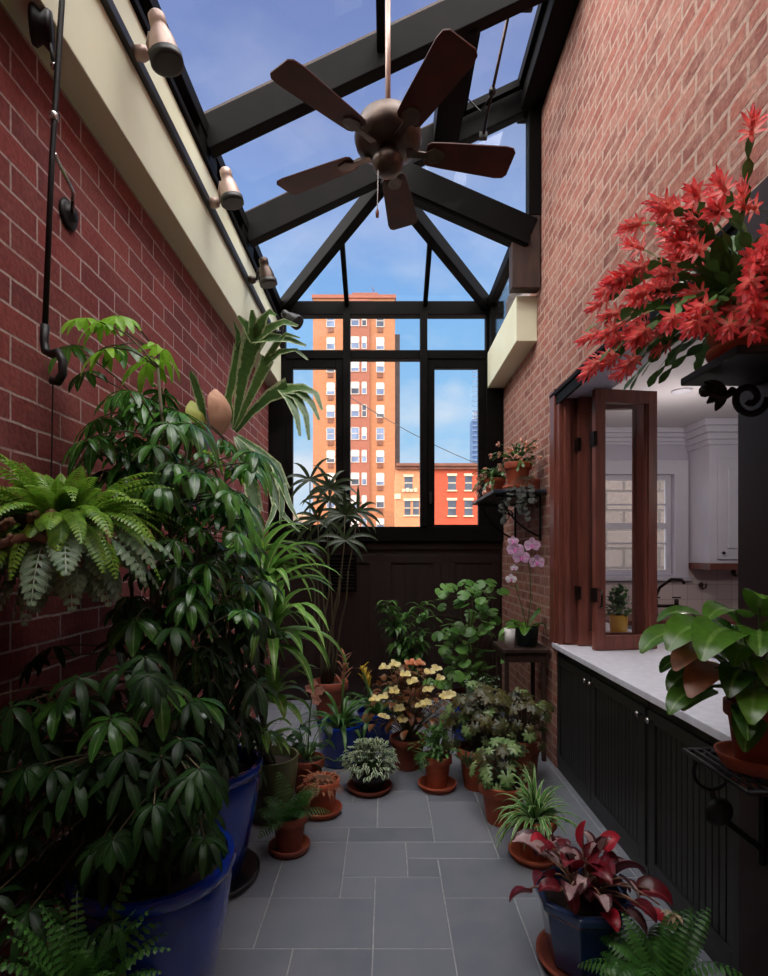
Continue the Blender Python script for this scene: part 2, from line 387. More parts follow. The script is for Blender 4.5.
for t in ((5, 22, 3, 2), (8, 22, 2, 3), (7, 25, 2, 2), (9, 25, 1, 1), (7, 24, 1, 1), (8, 28, 2, 3), (7, 27, 3, 1), (9, 26, 3, 1), (5, 24, 2, 3), (10, 24, 3, 2), (10, 21, 2, 3), (3, 19, 3, 3), (6, 20, 2, 2), (8, 20, 2, 2), (10, 27, 2, 3), (5, 28, 3, 2)):
    put(*t)
for j in range(ny):
    for i in range(nx):
        if occ[i][j]: continue
        opts = [(3, 2), (2, 3), (2, 2), (3, 3), (1, 2), (3, 1), (2, 1), (1, 1)]
        first = opts[:4]; rnd.shuffle(first); rest = opts[4:7]; rnd.shuffle(rest)
        for w, d in first + rest + [(1, 1)]:
            if i + w <= nx and j + d <= ny and not any(occ[a][b] for a in range(i, i + w) for b in range(j, j + d)):
                put(i, j, w, d); break
flo = struct(fl.build('floor', MAT['slab']), 'grey bluestone slab floor with pale joints')
MB().box((-1.5, -1.3, -.06), (1.5, 5.8, -.003)).build('grout', MAT['grout'], flo)

# ------------------------------------------------------------------ walls
w = MB().box((-1.5, -1.2, 0), (XL, 5.8, 4.02)); struct(w.build('wall_left', MAT['brick_l']), 'dark red brick side wall')
OY0, OY1, OZ = 1.79, 3.80, 2.6        # pass-through opening to the kitchen
w = MB()
w.box((XR, -1.2, 0), (1.46, OY0, 5.5)); w.box((XR, OY0, OZ), (1.46, OY1, 5.5)); w.box((XR, OY1, 0), (1.46, 4.29, 5.5)); w.box((XR, 4.29, 0), (1.46, 5.8, 3.66))
struct(w.build('wall_right', MAT['brick_r']), 'weathered pink brick house wall')
struct(MB().box((-1.5, -1.4, 0), (1.46, -1.2, 6.4)).build('wall_rear', MAT['brick_r']))  # unseen end wall, raised past the roof to block the sun
# panelled back wall under the window
w = MB(); w.box((XL, YB, 0), (XR, YB + .12, 1.64))
for x0, x1 in ((-1.17, -.10), (-.02, .56), (.64, 1.17)):
    for a in (((x0, YB - .018, .25), (x1, YB, .33)), ((x0, YB - .018, 1.42), (x1, YB, 1.50)), ((x0, YB - .018, .33), (x0 + .07, YB, 1.42)), ((x1 - .07, YB - .018, .33), (x1, YB, 1.42))): w.box(*a)
    k = int((x1 - x0 - .14) / .12)
    for i in range(k): w.box((x0 + .1 + i * .12, YB - .006, .36), (x0 + .19 + i * .12, YB, 1.39))
w.box((XL, YB - .03, 1.56), (XR, YB, 1.62))
bk = struct(w.build('wall_back', MAT['panelw'], bevel=.003), 'dark brown panelled parapet under the window')
vt = MB(); vt.box((-.62, YB - .035, 1.12), (-.30, YB - .02, 1.15)); vt.box((-.62, YB - .035, 1.47), (-.30, YB - .02, 1.5)); vt.box((-.62, YB - .035, 1.15), (-.595, YB - .02, 1.47)); vt.box((-.325, YB - .035, 1.15), (-.30, YB - .02, 1.47))
for i in range(9): vt.bar((-.595, YB - .028, 1.18 + i * .033), (-.325, YB - .028, 1.18 + i * .033), .004, .02, (0, -.6, 1))
vt.build('vent_grille', MAT['frame'], bk)

# cream soffit beams, light rail strip
w = MB(); w.box((XL, -1.2, 3.22), (-1.07, 5.58, 3.60)); w.box((XL, -1.2, 3.60), (-1.09, 5.58, 3.86))
struct(w.build('trim_1', MAT['cream'], bevel=.004), 'cream painted beam along the dark brick wall')
w = MB(); w.box((1.035, 4.29, 3.20), (XR, 5.58, 3.56)); struct(w.build('trim_2', MAT['cream'], bevel=.004), 'short cream painted beam over the plant shelf')

# ------------------------------------------------------------------ back window
win = sroot('window_1', (0, YB, 1.64), 'dark framed window wall facing the street')
fr = MB()
D0, D1 = 5.5, 5.6
fr.box((-1.2, D0, 1.64), (1.2, D1 + .04, 1.79))                     # sill
fr.box((-1.2, D0 - .01, 3.945), (1.2, D1, 4.085))                     # eave bar
fr.box((-1.2, D0, 3.50), (1.2, D1, 3.59))                           # transom
fr.box((-1.2, D0, 1.79), (-1.03, D1, 3.95)); fr.box((1.02, D0, 1.79), (1.2, D1, 3.95))
fr.build('frame', MAT['frame'], win, bevel=.006)
for x in (-.402, .385):
    MB().box((x - .036, D0 - .02, 1.79), (x + .036, D1, 3.95)).build('mullion', MAT['frame'], win, bevel=.006)
for x0, x1 in ((-1.03, -.438), (.421, 1.02)):                        # casement sashes
    s = MB(); a = .075
    s.box((x0, D0 + .01, 1.79), (x0 + a, D1 - .02, 3.5)); s.box((x1 - a, D0 + .01, 1.79), (x1, D1 - .02, 3.5)); s.box((x0 + a, D0 + .01, 3.41), (x1 - a, D1 - .02, 3.5)); s.box((x0 + a, D0 + .01, 1.79), (x1 - a, D1 - .02, 1.81))
    so = s.build('sash', MAT['frame'], win, bevel=.005)
    MB().box((x0 + a, 5.55, 1.81), (x1 - a, 5.556, 3.41)).build('pane', MAT['glass'], so)
    h = MB(); h.box(((x0 + .02) if x0 > 0 else x1 - .045, D0 - .02, 2.02), ((x0 + .045) if x0 > 0 else x1 - .02, D0 + .01, 2.14)); h.build('handle', MAT['blackpaint'], so, bevel=.004)
for x0, x1, z0, z1 in ((-.366, .349, 1.79, 3.5), (-1.03, -.438, 3.59, 3.95), (-.366, .349, 3.59, 3.95), (.421, 1.02, 3.59, 3.95)):
    MB().box((x0, 5.55, z0), (x1, 5.556, z1)).build('pane', MAT['glass'], win)

# ------------------------------------------------------------------ glazed roof
roof = sroot('ceiling', (0, 2.5, 4.05), 'glazed conservatory roof with dark rafters')
def zs(x): return 4.02 + (x + 1.08) * .475                            # shed slope
fw = MAT['frame']
def raf(p, q, w_=.075, h_=.2, nm='rafter'): return MB().bar(p, q, w_, h_).build(nm, fw, roof, bevel=.006)
for y, hh in ((-.9, .2), (.7, .2), (2.0, .2), (3.26, .2), (4.2, .22)):
    raf((-1.10, y, zs(-1.10)), (1.14, y, zs(1.14)), .09, hh)
    MB().bar((-1.10, y, zs(-1.10) + .12), (1.14, y, zs(1.14) + .12), .06, .03).build('cap_strip', MAT['oldwood'], roof)
raf((-.03, -1.2, zs(-.03) + .02), (-.03, 3.26, zs(-.03) + .02), .05, .09, 'purlin')
raf((.46, 3.26, zs(.46)), (.46, 4.2, zs(.46)), .19, .2, 'purlin')
raf((1.12, -1.2, 5.10), (1.12, 4.3, 5.10), .16, .34, 'wall_plate')
# eave along the dark brick wall: bottom rail, narrow glass strip, top rail
MB().box((-1.16, -1.2, 3.86), (-1.07, 5.58, 3.90)).build('eave_rail', fw, roof, bevel=.004)
MB().box((-1.16, -1.2, 3.99), (-1.06, 5.58, 4.08)).build('eave_rail', fw, roof, bevel=.004)
MB().box((-1.115, -1.2, 3.90), (-1.11, 5.58, 3.99)).build('glass_pane', MAT['glass'], roof)
for y in (.7, 2.0, 3.26, 4.2): MB().box((-1.15, y - .16, 3.90), (-1.07, y + .16, 3.99)).build('eave_block', fw, roof)
# vent sash frame in the upper bay
v = MB()
for x in (.58, 1.03): v.bar((x, 3.33, zs(x) + .06), (x, 4.12, zs(x) + .06), .05, .05)
for y in (3.34, 4.10): v.bar((.56, y, zs(.56) + .06), (1.04, y, zs(1.04) + .06), .05, .05)
v.build('vent_sash', fw, roof)
# gable and hip of the far bay
raf((0, 4.2, 4.47), (1.12, 4.2, 3.98), .1, .24)
MB().bar((.02, 4.19, 4.38), (1.1, 4.19, 3.90), .13, .05).build('rafter_lip', fw, roof)
MB().box((.97, 4.16, 3.56), (1.19, 4.26, 4.12)).build('post', MAT['oldwood'], roof, bevel=.006)
MB().box((1.10, 4.16, 4.12), (1.2, 4.26, 5.1)).build('post', fw, roof, bevel=.006)
for sx in (-1, 1):
    raf((0, 4.22, 4.44), (sx * 1.06, 5.54, 4.04), .085, .13, 'hip_rafter')
    t = 1 - .39 / 1.06
    raf((sx * .39, 4.22 + 1.32 * (1 - t) + .02, 4.10 + .34 * t), (sx * .40, 5.54, 4.05), .045, .07, 'jack_rafter')
MB().box((1.03, 4.2, 4.0), (1.11, 5.55, 4.1)).build('eave_rail', fw, roof, bevel=.004)
MB().box((1.07, 4.26, 3.56), (1.076, 5.5, 4.0)).build('glass_pane', MAT['glass'], roof)
MB().box((1.05, 5.40, 3.56), (1.12, 5.5, 4.0)).build('post', fw, roof)
g = MAT['glass_roof']
def quad(a, b, c, d=None):
    pts = [V(a), V(b), V(c)] + ([V(d)] if d else [])
    MB().extr(pts, (0, 0, .006)).build('glass_pane', g, roof)
ys = [-1.2, .7, 2.0, 3.26, 4.2]
for a, b in zip(ys, ys[1:]):
    quad((-1.1, a, zs(-1.1) + .1), (-.03, a, zs(-.03) + .1), (-.03, b, zs(-.03) + .1), (-1.1, b, zs(-1.1) + .1))
    quad((-.03, a, zs(-.03) + .1), (1.1, a, zs(1.1) + .1), (1.1, b, zs(1.1) + .1), (-.03, b, zs(-.03) + .1))
quad((0, 4.22, 4.5), (-1.06, 5.54, 4.16), (1.06, 5.54, 4.16))
quad((0, 4.22, 4.5), (-1.08, 4.22, 4.10), (-1.06, 5.54, 4.16)); quad((0, 4.22, 4.5), (1.06, 5.54, 4.16), (1.08, 4.22, 4.10))
MB().extr([(0, 4.21, 4.5), (1.1, 4.21, 4.0), (1.1, 4.21, 5.0)], (0, .006, 0)).build('glass_pane', MAT['glass'], roof)

# vent opener rod
t = thing('window_opener', 'grey telescopic rod bracing the opening roof vent beside the brick wall', 'window opener', P(483, 138, 4.02))
a, b = P(483, 136, 4.02), P(512, -2, 3.42)
MB().tube([a, b], .011, 8).build('rod', MAT['bronze'], t, True)
MB().ball(a.lerp(b, .36), .026, 10, (1, 1, 1.3)).build('clamp', MAT['blackpaint'], t, True)
MB().box(tuple(a - V((.03, .02, .02))), tuple(a + V((.03, .02, .02)))).build('foot_bracket', MAT['blackpaint'], t)
MB().tube([a.lerp(b, .36) + V((.0, 0, -.01)), a.lerp(b, .18) + V((-.05, .0, .02)), P(461, 92, 4.02)], .006, 6).build('stay', MAT['blackpaint'], t, True)
MB().box(tuple(b - V((.05, .05, .05))), tuple(b + V((.14, .05, .04)))).build('hinge_block', MAT['blackpaint'], t, bevel=.01)

# ------------------------------------------------------------------ ceiling fan
FX, FY, FZ = .01, 2.80, 3.60
fan = thing('ceiling_fan', 'bronze ceiling fan with five mahogany blades under the glass roof', 'ceiling fan', (FX, FY, 3.5))
MB().tube([(FX, FY, 3.84), (FX, FY, 4.50)], .0135, 12).build('downrod', MAT['bronzelt'], fan, True)
MB().lathe([(.0, .0), (.03, .0), (.06, .05), (.065, .10), (.0, .10)], (FX, FY, 4.42)).build('canopy', MAT['bronze'], fan, True)
MB().lathe([(0, 0), (.12, 0), (.165, .02), (.175, .055), (.17, .10), (.15, .125), (.15, .14), (.11, .175), (.06, .2), (.03, .22), (.022, .25), (0, .25)], (FX, FY, 3.60), n=40).build('motor_housing', MAT['bronze'], fan, True)
MB().lathe([(0, 0), (.035, 0), (.06, .012), (.078, .04), (.082, .07), (.07, .09), (.05, .10), (.05, .13), (0, .13)], (FX, FY, 3.475), n=32).build('switch_housing', MAT['bronze'], fan, True)
pc = MB(); pc.tube([(FX - .05, FY - .02, 3.49), (FX - .055, FY - .02, 3.27)], .003, 6); pc.build('pull_chain', MAT['chrome'], fan)
MB().lathe([(0, 0), (.008, .004), (.010, .03), (.004, .045), (0, .045)], (FX - .055, FY - .02, 3.235), n=10).build('chain_fob', MAT['walnut'], fan, True)
for k in range(5):
    an = R(9 + 72 * k); e = V((math.cos(an), math.sin(an), 0)); s = V((-math.sin(an), math.cos(an), 0))
    u2 = (Z * math.cos(R(11)) + s * math.sin(R(11))); s2 = (s * math.cos(R(11)) - Z * math.sin(R(11)))
    o = V((FX, FY, FZ)); poly = []
    pr = [(.20, .05), (.22, .066), (.30, .074), (.61, .094), (.652, .088), (.670, .066)]
    for r_, h_ in pr: poly.append(o + e * r_ + s2 * h_)
    for r_, h_ in pr[::-1]: poly.append(o + e * r_ - s2 * h_)
    bl = MB().extr(poly, u2 * .009).build('blade', MAT['blade'], fan, bevel=.002)
    br = MB(); br.extr([o + e * .10 + s2 * .022 - u2 * .012, o + e * .20 + s2 * .018 - u2 * .012, o + e * .235 + s2 * .045 - u2 * .008, o + e * .285 + s2 * .03 - u2 * .008, o + e * .30 - u2 * .008, o + e * .285 - s2 * .03 - u2 * .008, o + e * .235 - s2 * .045 - u2 * .008, o + e * .20 - s2 * .018 - u2 * .012, o + e * .10 - s2 * .022 - u2 * .012], u2 * .009)
    br.build('blade_arm', MAT['bronze'], bl, bevel=.002)

# ------------------------------------------------------------------ track and spotlights
tag(MB().box((-1.088, -1.1, 3.575), (-1.045, 5.3, 3.625)).build('track_rail', MAT['blackpaint'], loc=(-1.066, 2, 3.575), bevel=.004), 'long black lighting track fixed on the cream beam', 'lighting track')
def spot(y, lab, head=None, axis=(.15, -.3, -.93), m='bronzelt', k=1.):
    t = thing('spotlight', lab, 'spotlight', (-1.04, y, 3.60), 'spotlights on the lighting track')
    MB().lathe([(0, 0), (.028, 0), (.03, .03), (.022, .05), (0, .05)], (-1.046, y, 3.60), (1, 0, 0), 16).build('mount', MAT[m], t, True)
    h = V(head); ax = V(axis).normalized()
    MB().tube([(-1.01, y, 3.60), (-.985, y, 3.605), tuple(V((-.985, y, 3.61)).lerp(h - V((.06, 0, 0)), .6)), tuple(h - V((.045, 0, -.03)))], .011, 8).build('arm', MAT[m], t, True)
    hd = MB().lathe([(0, -.10 * k), (.026 * k, -.10 * k), (.034 * k, -.09 * k), (.034 * k, -.055 * k), (.03 * k, -.05 * k), (.045 * k, -.015 * k), (.054 * k, .02 * k), (.060 * k, .065 * k), (.060 * k, .085 * k), (.054 * k, .085 * k), (.05 * k, .06 * k), (0, .06 * k)], h, ax, 28).build('lamp_head', MAT[m], t, True)
    MB().lathe([(.061 * k, .06 * k), (.066 * k, .06 * k), (.066 * k, .095 * k), (.056 * k, .095 * k)], h, ax, 28).build('rim', MAT['blackpaint'], hd, True)
    MB().lathe([(0, .062 * k), (.05 * k, .064 * k)], h, ax, 24).build('lens', MAT['lens'], hd, True)
spot(2.26, 'big bronze spotlight on the track, first toward the viewer above the brick wall', P(162, 40, 2.2), (.2, .10, -.97))
spot(3.22, 'bronze spotlight on the track, second from the viewer, in front of the sky', P(229, 187, 3.15), (.2, .10, -.97))
spot(4.12, 'bronze spotlight on the track, third from the viewer, by the far rafter', P(266, 272, 4.05), (.2, .1, -.97), 'bronze')
spot(5.10, 'dark spotlight on the track, last one before the window wall', P(291, 318, 4.9), (.75, -.25, -.6), 'blackpaint')

# ------------------------------------------------------------------ plant hanger rod on the brick wall
t = thing('plant_hanger', 'long black iron rod with hook hanging before the brick wall', 'plant hanger', (-1.04, 1.69, 2.1))
rp = [(-.995, 1.69, 3.57), (-1.015, 1.69, 3.22), (-1.045, 1.69, 2.75), (-1.067, 1.69, 2.22)]
MB().tube(rp, .0085, 10).build('rod', MAT['iron'], t, True)
MB().lathe([(.012, 0), (.014, .004), (.014, .02), (.012, .024)], (-1.040, 1.69, 2.86), Z, 12).build('collar', MAT['chrome'], t, True)
MB().tube([(-1.085, 1.69, 3.52), (-1.03, 1.69, 3.56), (-.995, 1.69, 3.57)], .010, 8).build('top_bracket', MAT['iron'], t, True)
hk = [V((-1.067, 1.69, 2.22)), V((-1.07, 1.69, 2.17)), V((-1.062, 1.685, 2.135)), V((-1.04, 1.68, 2.125)), V((-1.018, 1.675, 2.13)), V((-1.00, 1.67, 2.10)), V((-1.0, 1.67, 2.06)), V((-1.015, 1.67, 2.035)), V((-1.035, 1.67, 2.04))]
MB().tube(hk, .013, 10).build('hook', MAT['iron'], t, True)
b = thing('wall_bracket', 'black rosette bracket screwed to the brick wall beside the rod', 'bracket', (-1.2, 2.03, 2.78))
MB().lathe([(0, 0), (.052, 0), (.056, .008), (.044, .016), (.03, .018), (.026, .03), (0, .034)], (-1.2, 2.03, 2.78), (1, 0, 0), 20).build('rosette', MAT['iron'], b, True)
MB().tube([(-1.18, 2.03, 2.78), (-1.10, 1.9, 2.775), (-1.05, 1.71, 2.77)], .007, 8).build('arm', MAT['chrome'], b, True)
b = thing('wall_pulley', 'black pulley block under the cream beam, above the rod collar', 'pulley', (-1.12, 1.78, 3.18))
c0 = P(42, 22, 1.72)
MB().lathe([(0, -.03), (.05, -.03), (.055, -.018), (.04, 0), (.055, .018), (.05, .03), (0, .03)], c0 - V((0, 0, .02)), (.9, .4, 0), 20).build('wheel', MAT['iron'], b, True)
MB().tube([c0 + V((0, 0, .05)), c0, P(50, 43, 1.72), P(54, 66, 1.70)], .006, 8).build('cord', MAT['iron'], b, True)
MB().ball(P(54, 66, 1.70), .011, 8).build('shackle', MAT['chrome'], b, True)

# ------------------------------------------------------------------ pass-through: frame, bifold leaves, cabinets, counter, kitchen
w2 = sroot('window_2', (1.3, 2.8, .9), 'mahogany pass-through window to the kitchen')
wd = MAT['walnut']
fr = MB()
fr.box((1.185, 3.70, .86), (1.46, 3.80, OZ)); fr.box((1.17, 3.76, .86), (1.20, 3.86, OZ + .06))
fr.build('jamb', wd, w2, bevel=.004)
MB().box((1.215, 3.66, .9), (1.25, 3.70, 2.55)).build('stop', wd, w2)
fr = MB(); fr.box((1.18, 1.70, .0), (1.46, OY0 + .015, OZ)); fr.box((1.165, 1.58, 0.), (1.20, OY0, OZ + .06)); fr.build('jamb', MAT['panelw'], w2, bevel=.004)
fr = MB(); fr.box((1.19, OY0, 2.565), (1.225, 3.70, OZ)); fr.box((1.182, 1.7, OZ - .06), (1.20, 3.86, OZ + .01)); fr.box((1.17, 1.7, OZ + .01), (1.20, 3.87, OZ + .04)); fr.build('head', MAT['frame'], w2, bevel=.004); MB().box((1.225, OY0 + .02, 2.575), (1.46, 3.70, 2.599)).build('soffit', MAT['kwall'], w2)
def leaf(a, b, z0, z1, handle=False):
    a, b = V((a[0], a[1], 0)), V((b[0], b[1], 0)); e = (b - a).normalized(); wdt = (b - a).length; st = .062; th = .045
    m = MB()
    def pc(x0, x1, za, zb, t_=th): m.bar(a + e * ((x0 + x1) / 2) + V((0, 0, za)), a + e * ((x0 + x1) / 2) + V((0, 0, zb)), x1 - x0, t_, e.cross(Z))
    pc(0, st, z0, z1); pc(wdt - st, wdt, z0, z1); pc(st, wdt - st, z0, z0 + .09); pc(st, wdt - st, z1 - .085, z1)
    for x0 in (st, wdt - st - .012): pc(x0, x0 + .012, z0 + .09, z1 - .085, .03)
    so = m.build('sash', wd, w2, bevel=.003)
    g_ = MB(); g_.bar(a + e * (wdt / 2) + V((0, 0, z0 + .09)), a + e * (wdt / 2) + V((0, 0, z1 - .085)), wdt - 2 * st, .006, e.cross(Z)); g_.build('pane', MAT['glass'], so)
    if handle:
        q = a + e * .035 + V((0, -.03, 1.22)); h = MB(); h.tube([q + V((0, .01, -.055)), q + V((0, -.015, -.045)), q + V((0, -.022, 0)), q + V((0, -.015, .045)), q + V((0, .01, .055))], .008, 8); h.build('handle', MAT['oilbronze'], so, True)
    for z in (1.2, 2.2):
        MB().box(tuple(a + V((-.012, -.03, z))), tuple(a + V((.012, .03, z + .09)))).build('hinge', MAT['oilbronze'], so)
leaf((1.335, 3.47), (1.76, 3.53), .89, 2.565, True)
leaf((1.30, 3.66), (1.73, 3.62), .89, 2.565)

# countertop slabs
ct = MB(); ct.box((1.165, OY0 + .02, .85), (1.95, 3.795, .885)); ct.box((1.47, 3.795, .85), (2.02, 5.48, .885))
tag(ct.build('countertop', MAT['ctop'], loc=(1.5, 2.8, .85), bevel=.004), 'white stone countertop running from the conservatory cabinets into the kitchen', 'countertop')
def cabinet(y0, y1, doors, lab):
    t = thing('base_cabinet', lab, 'cabinet', (1.5, (y0 + y1) / 2, 0), 'charcoal cabinets under the white countertop')
    MB().box((1.225, y0, 0), (1.80, y1, .85)).build('body', MAT['cab'], t)
    ff = MB(); ff.box((1.205, y0, .0), (1.225, y1, .06)); ff.box((1.205, y0, .80), (1.225, y1, .85)); ff.box((1.205, y0, .06), (1.225, y0 + .01, .80)); ff.box((1.205, y1 - .01, .06), (1.225, y1, .80)); ff.build('face_frame', MAT['cab'], t, bevel=.002)
    for d0, d1, knobs in doors:
        d = MB(); a = .055; x0, x1 = 1.198, 1.224
        d.box((x0, d0, .065), (x1, d0 + a, .795)); d.box((x0, d1 - a, .065), (x1, d1, .795)); d.box((x0, d0 + a, .065), (x1, d1 - a, .065 + a)); d.box((x0, d0 + a, .795 - a), (x1, d1 - a, .795))
        n = round((d1 - d0 - 2 * a) / .042); st = (d1 - d0 - 2 * a) / n
        for i in range(n): d.box((x0 + .009, d0 + a + i * st + .003, .065 + a), (x1, d0 + a + (i + 1) * st - .003, .795 - a))
        d.box((x0 + .015, d0 + a, .065 + a), (x1, d1 - a, .795 - a))
        do = d.build('door', MAT['cab'], t, bevel=.002)
        for y in knobs:
            MB().lathe([(0, 0), (.006, 0), (.006, .012), (.014, .018), (.015, .025), (.009, .031), (0, .032)], (1.198, y, .755), (-1, 0, 0), 14).build('knob', MAT['chrome'], do, True)
cabinet(2.48, 3.79, [(3.165, 3.78, (3.20,)), (2.50, 3.155, (3.12, 2.53))], 'charcoal beadboard base cabinet with two doors, next to the brick pier')
cabinet(1.80, 2.475, [(1.82, 2.465, (2.43,))], 'charcoal beadboard base cabinet with one door, behind the rex begonia')

# kitchen shell
KX1, KY1, KZ = 5.0, 5.5, 2.78
struct(MB().box((1.46, KY1, 0), (KX1, KY1 + .02, .9)).build('wall_kitchen_base', MAT['kwall']))
kw = MB(); kx0, kx1, kz0, kz1 = 2.05, 2.93, 1.30, 2.32
kw.box((1.46, KY1, .9), (kx0, KY1 + .15, KZ)); kw.box((kx1, KY1, .9), (KX1, KY1 + .15, KZ)); kw.box((kx0, KY1, kz1), (kx1, KY1 + .15, KZ)); kw.box((kx0, KY1, .9), (kx1, KY1 + .15, kz0))
struct(kw.build('wall_kitchen', MAT['kwall']), 'pale lavender kitchen wall')
struct(MB().box((KX1, -.5, 0), (KX1 + .1, KY1 + .15, KZ)).build('wall_kitchen_side', MAT['kwall']))
struct(MB().box((1.46, -.5, 0), (KX1, -.4, KZ)).build('wall_kitchen_near', MAT['kwall']))
struct(MB().box((1.455, -.5, KZ), (KX1 + .1, KY1 + .2, KZ + .1)).build('ceiling_kitchen', MAT['ceilk']), 'white kitchen ceiling')
struct(MB().box((1.46, -.5, -.05), (KX1, KY1, 0)).build('floor_kitchen', MAT['oldwood']))
cr = MB()
for z0, z1, dd in ((KZ - .05, KZ, .10), (KZ - .09, KZ - .05, .07), (KZ - .13, KZ - .09, .035), (KZ - .16, KZ - .13, .02)): cr.box((1.46, KY1 - dd, z0), (3.08, KY1, z1))
struct(cr.build('trim_3', MAT['white'], bevel=.006), 'white crown moulding over the kitchen window')
bs = MB().box((1.46, KY1 - .012, .9), (KX1, KY1 - .001, 1.22)); bs.box((3.05, KY1 - .012, 1.22), (KX1, KY1 - .001, 1.48)); struct(bs.build('trim_4', MAT['tile']), 'pale square backsplash tiles')
k3 = sroot('window_3', (2.5, KY1, 1.8), 'white kitchen window')
fm = MB(); fm.box((kx0 - .12, KY1 - .025, kz0 - .02), (kx0, KY1, kz1 + .14)); fm.box((kx1, KY1 - .025, kz0 - .02), (kx1 + .14, KY1, kz1 + .14)); fm.box((kx0, KY1 - .025, kz1), (kx1, KY1, kz1 + .14)); fm.box((kx0 - .14, KY1 - .06, kz0 - .06), (kx1 + .16, KY1, kz0 - .02)); fm.build('frame', MAT['white'], k3, bevel=.004)
sm = MB()
for x in (kx0 + .02, kx1 - .02): sm.box((x - .03, KY1 + .05, kz0), (x + .03, KY1 + .09, kz1))
for z in (kz0 + .02, kz1 - .02, 1.62, 1.80, 2.02): sm.box((kx0, KY1 + .055, z - (.03 if abs(z - 1.8) < .01 or z > 2.2 or z < 1.4 else .008)), (kx1, KY1 + .085, z + (.03 if abs(z - 1.8) < .01 or z > 2.2 or z < 1.4 else .008)))
sm.build('sash', MAT['white'], k3)
MB().box((kx0, KY1 + .068, kz0), (kx1, KY1 + .073, kz1)).build('pane', MAT['glass'], k3)
# block wall seen through it
nb = tag(MB().box((1.75, 7.6, -3), (4.4, 7.9, 5.2)).build('neighbour_building', brick_mat('pale block masonry', (118, 106, 102), (106, 96, 92), (88, 80, 78), .5, .27, .02), loc=(3.0, 7.7, -3)), 'pale blockwork neighbour wall seen through the kitchen window', 'building')
# upper cabinet
cb = thing('wall_cabinet', 'white upper kitchen cabinet with a raised panel door and crown', 'cabinet', (3.5, 5.3, 1.42))
MB().box((3.08, 5.14, 1.42), (4.0, 5.5, 2.55)).build('body', MAT['white'], cb, bevel=.004)
dd = MB(); dd.box((3.15, 5.115, 1.46), (3.50, 5.139, 2.42)); dm = dd.build('door', MAT['white'], cb, bevel=.004)
dd = MB(); dd.box((3.235, 5.10, 1.56), (3.415, 5.116, 2.32)); dd.build('raised_panel', MAT['white'], dm, bevel=.012)
MB().lathe([(0, 0), (.008, 0), (.008, .01), (.016, .018), (.012, .028), (0, .03)], (3.19, 5.115, 1.52), (0, -1, 0), 14).build('knob', MAT['oilbronze'], dm, True)
cr = MB()
for z0, z1, d_ in ((2.55, 2.60, .015), (2.60, 2.66, .035), (2.66, 2.72, .07), (2.72, KZ, .10)): cr.box((3.08 - d_, 5.14 - d_, z0), (4.0, 5.5, z1))
cr.build('crown', MAT['white'], cb, bevel=.006)
MB().box((3.075, 5.12, 1.36), (4.0, 5.5, 1.42)).build('light_rail', MAT['walnut'], cb)
for i, (x, z, lab) in enumerate(((3.20, 1.20, 'bronze wall hook on the backsplash tiles, lower of the two'), (3.53, 1.33, 'bronze wall hook on the backsplash tiles, upper one under the cabinet'))):
    h = thing('wall_hook', lab, 'hook', (x, 5.48, z))
    MB().lathe([(0, 0), (.025, 0), (.02, .012), (0, .014)], (x, 5.487, z), (0, -1, 0), 14).build('plate', MAT['bronze'], h, True)
    MB().tube([(x - .04, 5.46, z + .01), (x - .03, 5.45, z - .03), (x, 5.45, z - .045), (x + .03, 5.45, z - .03), (x + .04, 5.46, z + .01)], .007, 8).build('arms', MAT['bronze'], h, True)
    MB().tube([(x, 5.476, z), (x, 5.45, z - .045)], .007, 8).build('stem', MAT['bronze'], h, True)
# far counter with sink deck and faucet
kc = thing('sink_cabinet', 'white sink counter below the kitchen window', 'cabinet', (3.0, 5.3, 0))
MB().box((2.03, 4.95, 0), (4.4, 5.48, .86)).build('body', MAT['white'], kc)
MB().box((2.025, 4.92, .86), (4.4, 5.487, .90)).build('worktop', MAT['walnut'], kc)
fa = thing('faucet', 'oil rubbed bronze bridge faucet under the kitchen window', 'faucet', (2.65, 5.2, .9))
fx = (665 - CX) * 5.2 / F
MB().tube([(fx - .09, 5.2, 1.0), (fx - .09, 5.2, 1.10), (fx - .06, 5.18, 1.19), (fx + .02, 5.12, 1.27), (fx + .08, 5.06, 1.27), (fx + .10, 5.04, 1.23)], .014, 10).build('spout', MAT['oilbronze'], fa, True)
MB().tube([(fx - .11, 5.2, 1.01), (fx + .13, 5.2, 1.01)], .016, 10).build('bridge', MAT['oilbronze'], fa, True)
for dx in (-.09, .11):
    MB().lathe([(0, 0), (.035, 0), (.03, .02), (.016, .04), (.016, .11), (.02, .13), (.02, .17), (0, .18)], (fx + dx, 5.2, .9), Z, 16).build('valve', MAT['oilbronze'], fa, True)
    MB().tube([(fx + dx - .04, 5.2, 1.09), (fx + dx + .04, 5.2, 1.09)], .007, 8).build('handle', MAT['oilbronze'], fa, True)
dl = thing('downlight', 'small round recessed downlight in the kitchen ceiling', 'downlight', (2.3, 4.2, KZ - .01))
MB().lathe([(.055, 0), (.075, 0), (.075, .008), (.055, .008)], (2.3, 4.2, KZ - .01), Z, 24).build('trim_ring', MAT['white'], dl, True)
MB().lathe([(0, .0), (.054, .0)], (2.3, 4.2, KZ - .004), Z, 24).build('lamp', M('warm lamp', (255, 214, 160), (255, 206, 150), 3, .5, emit=12), dl)

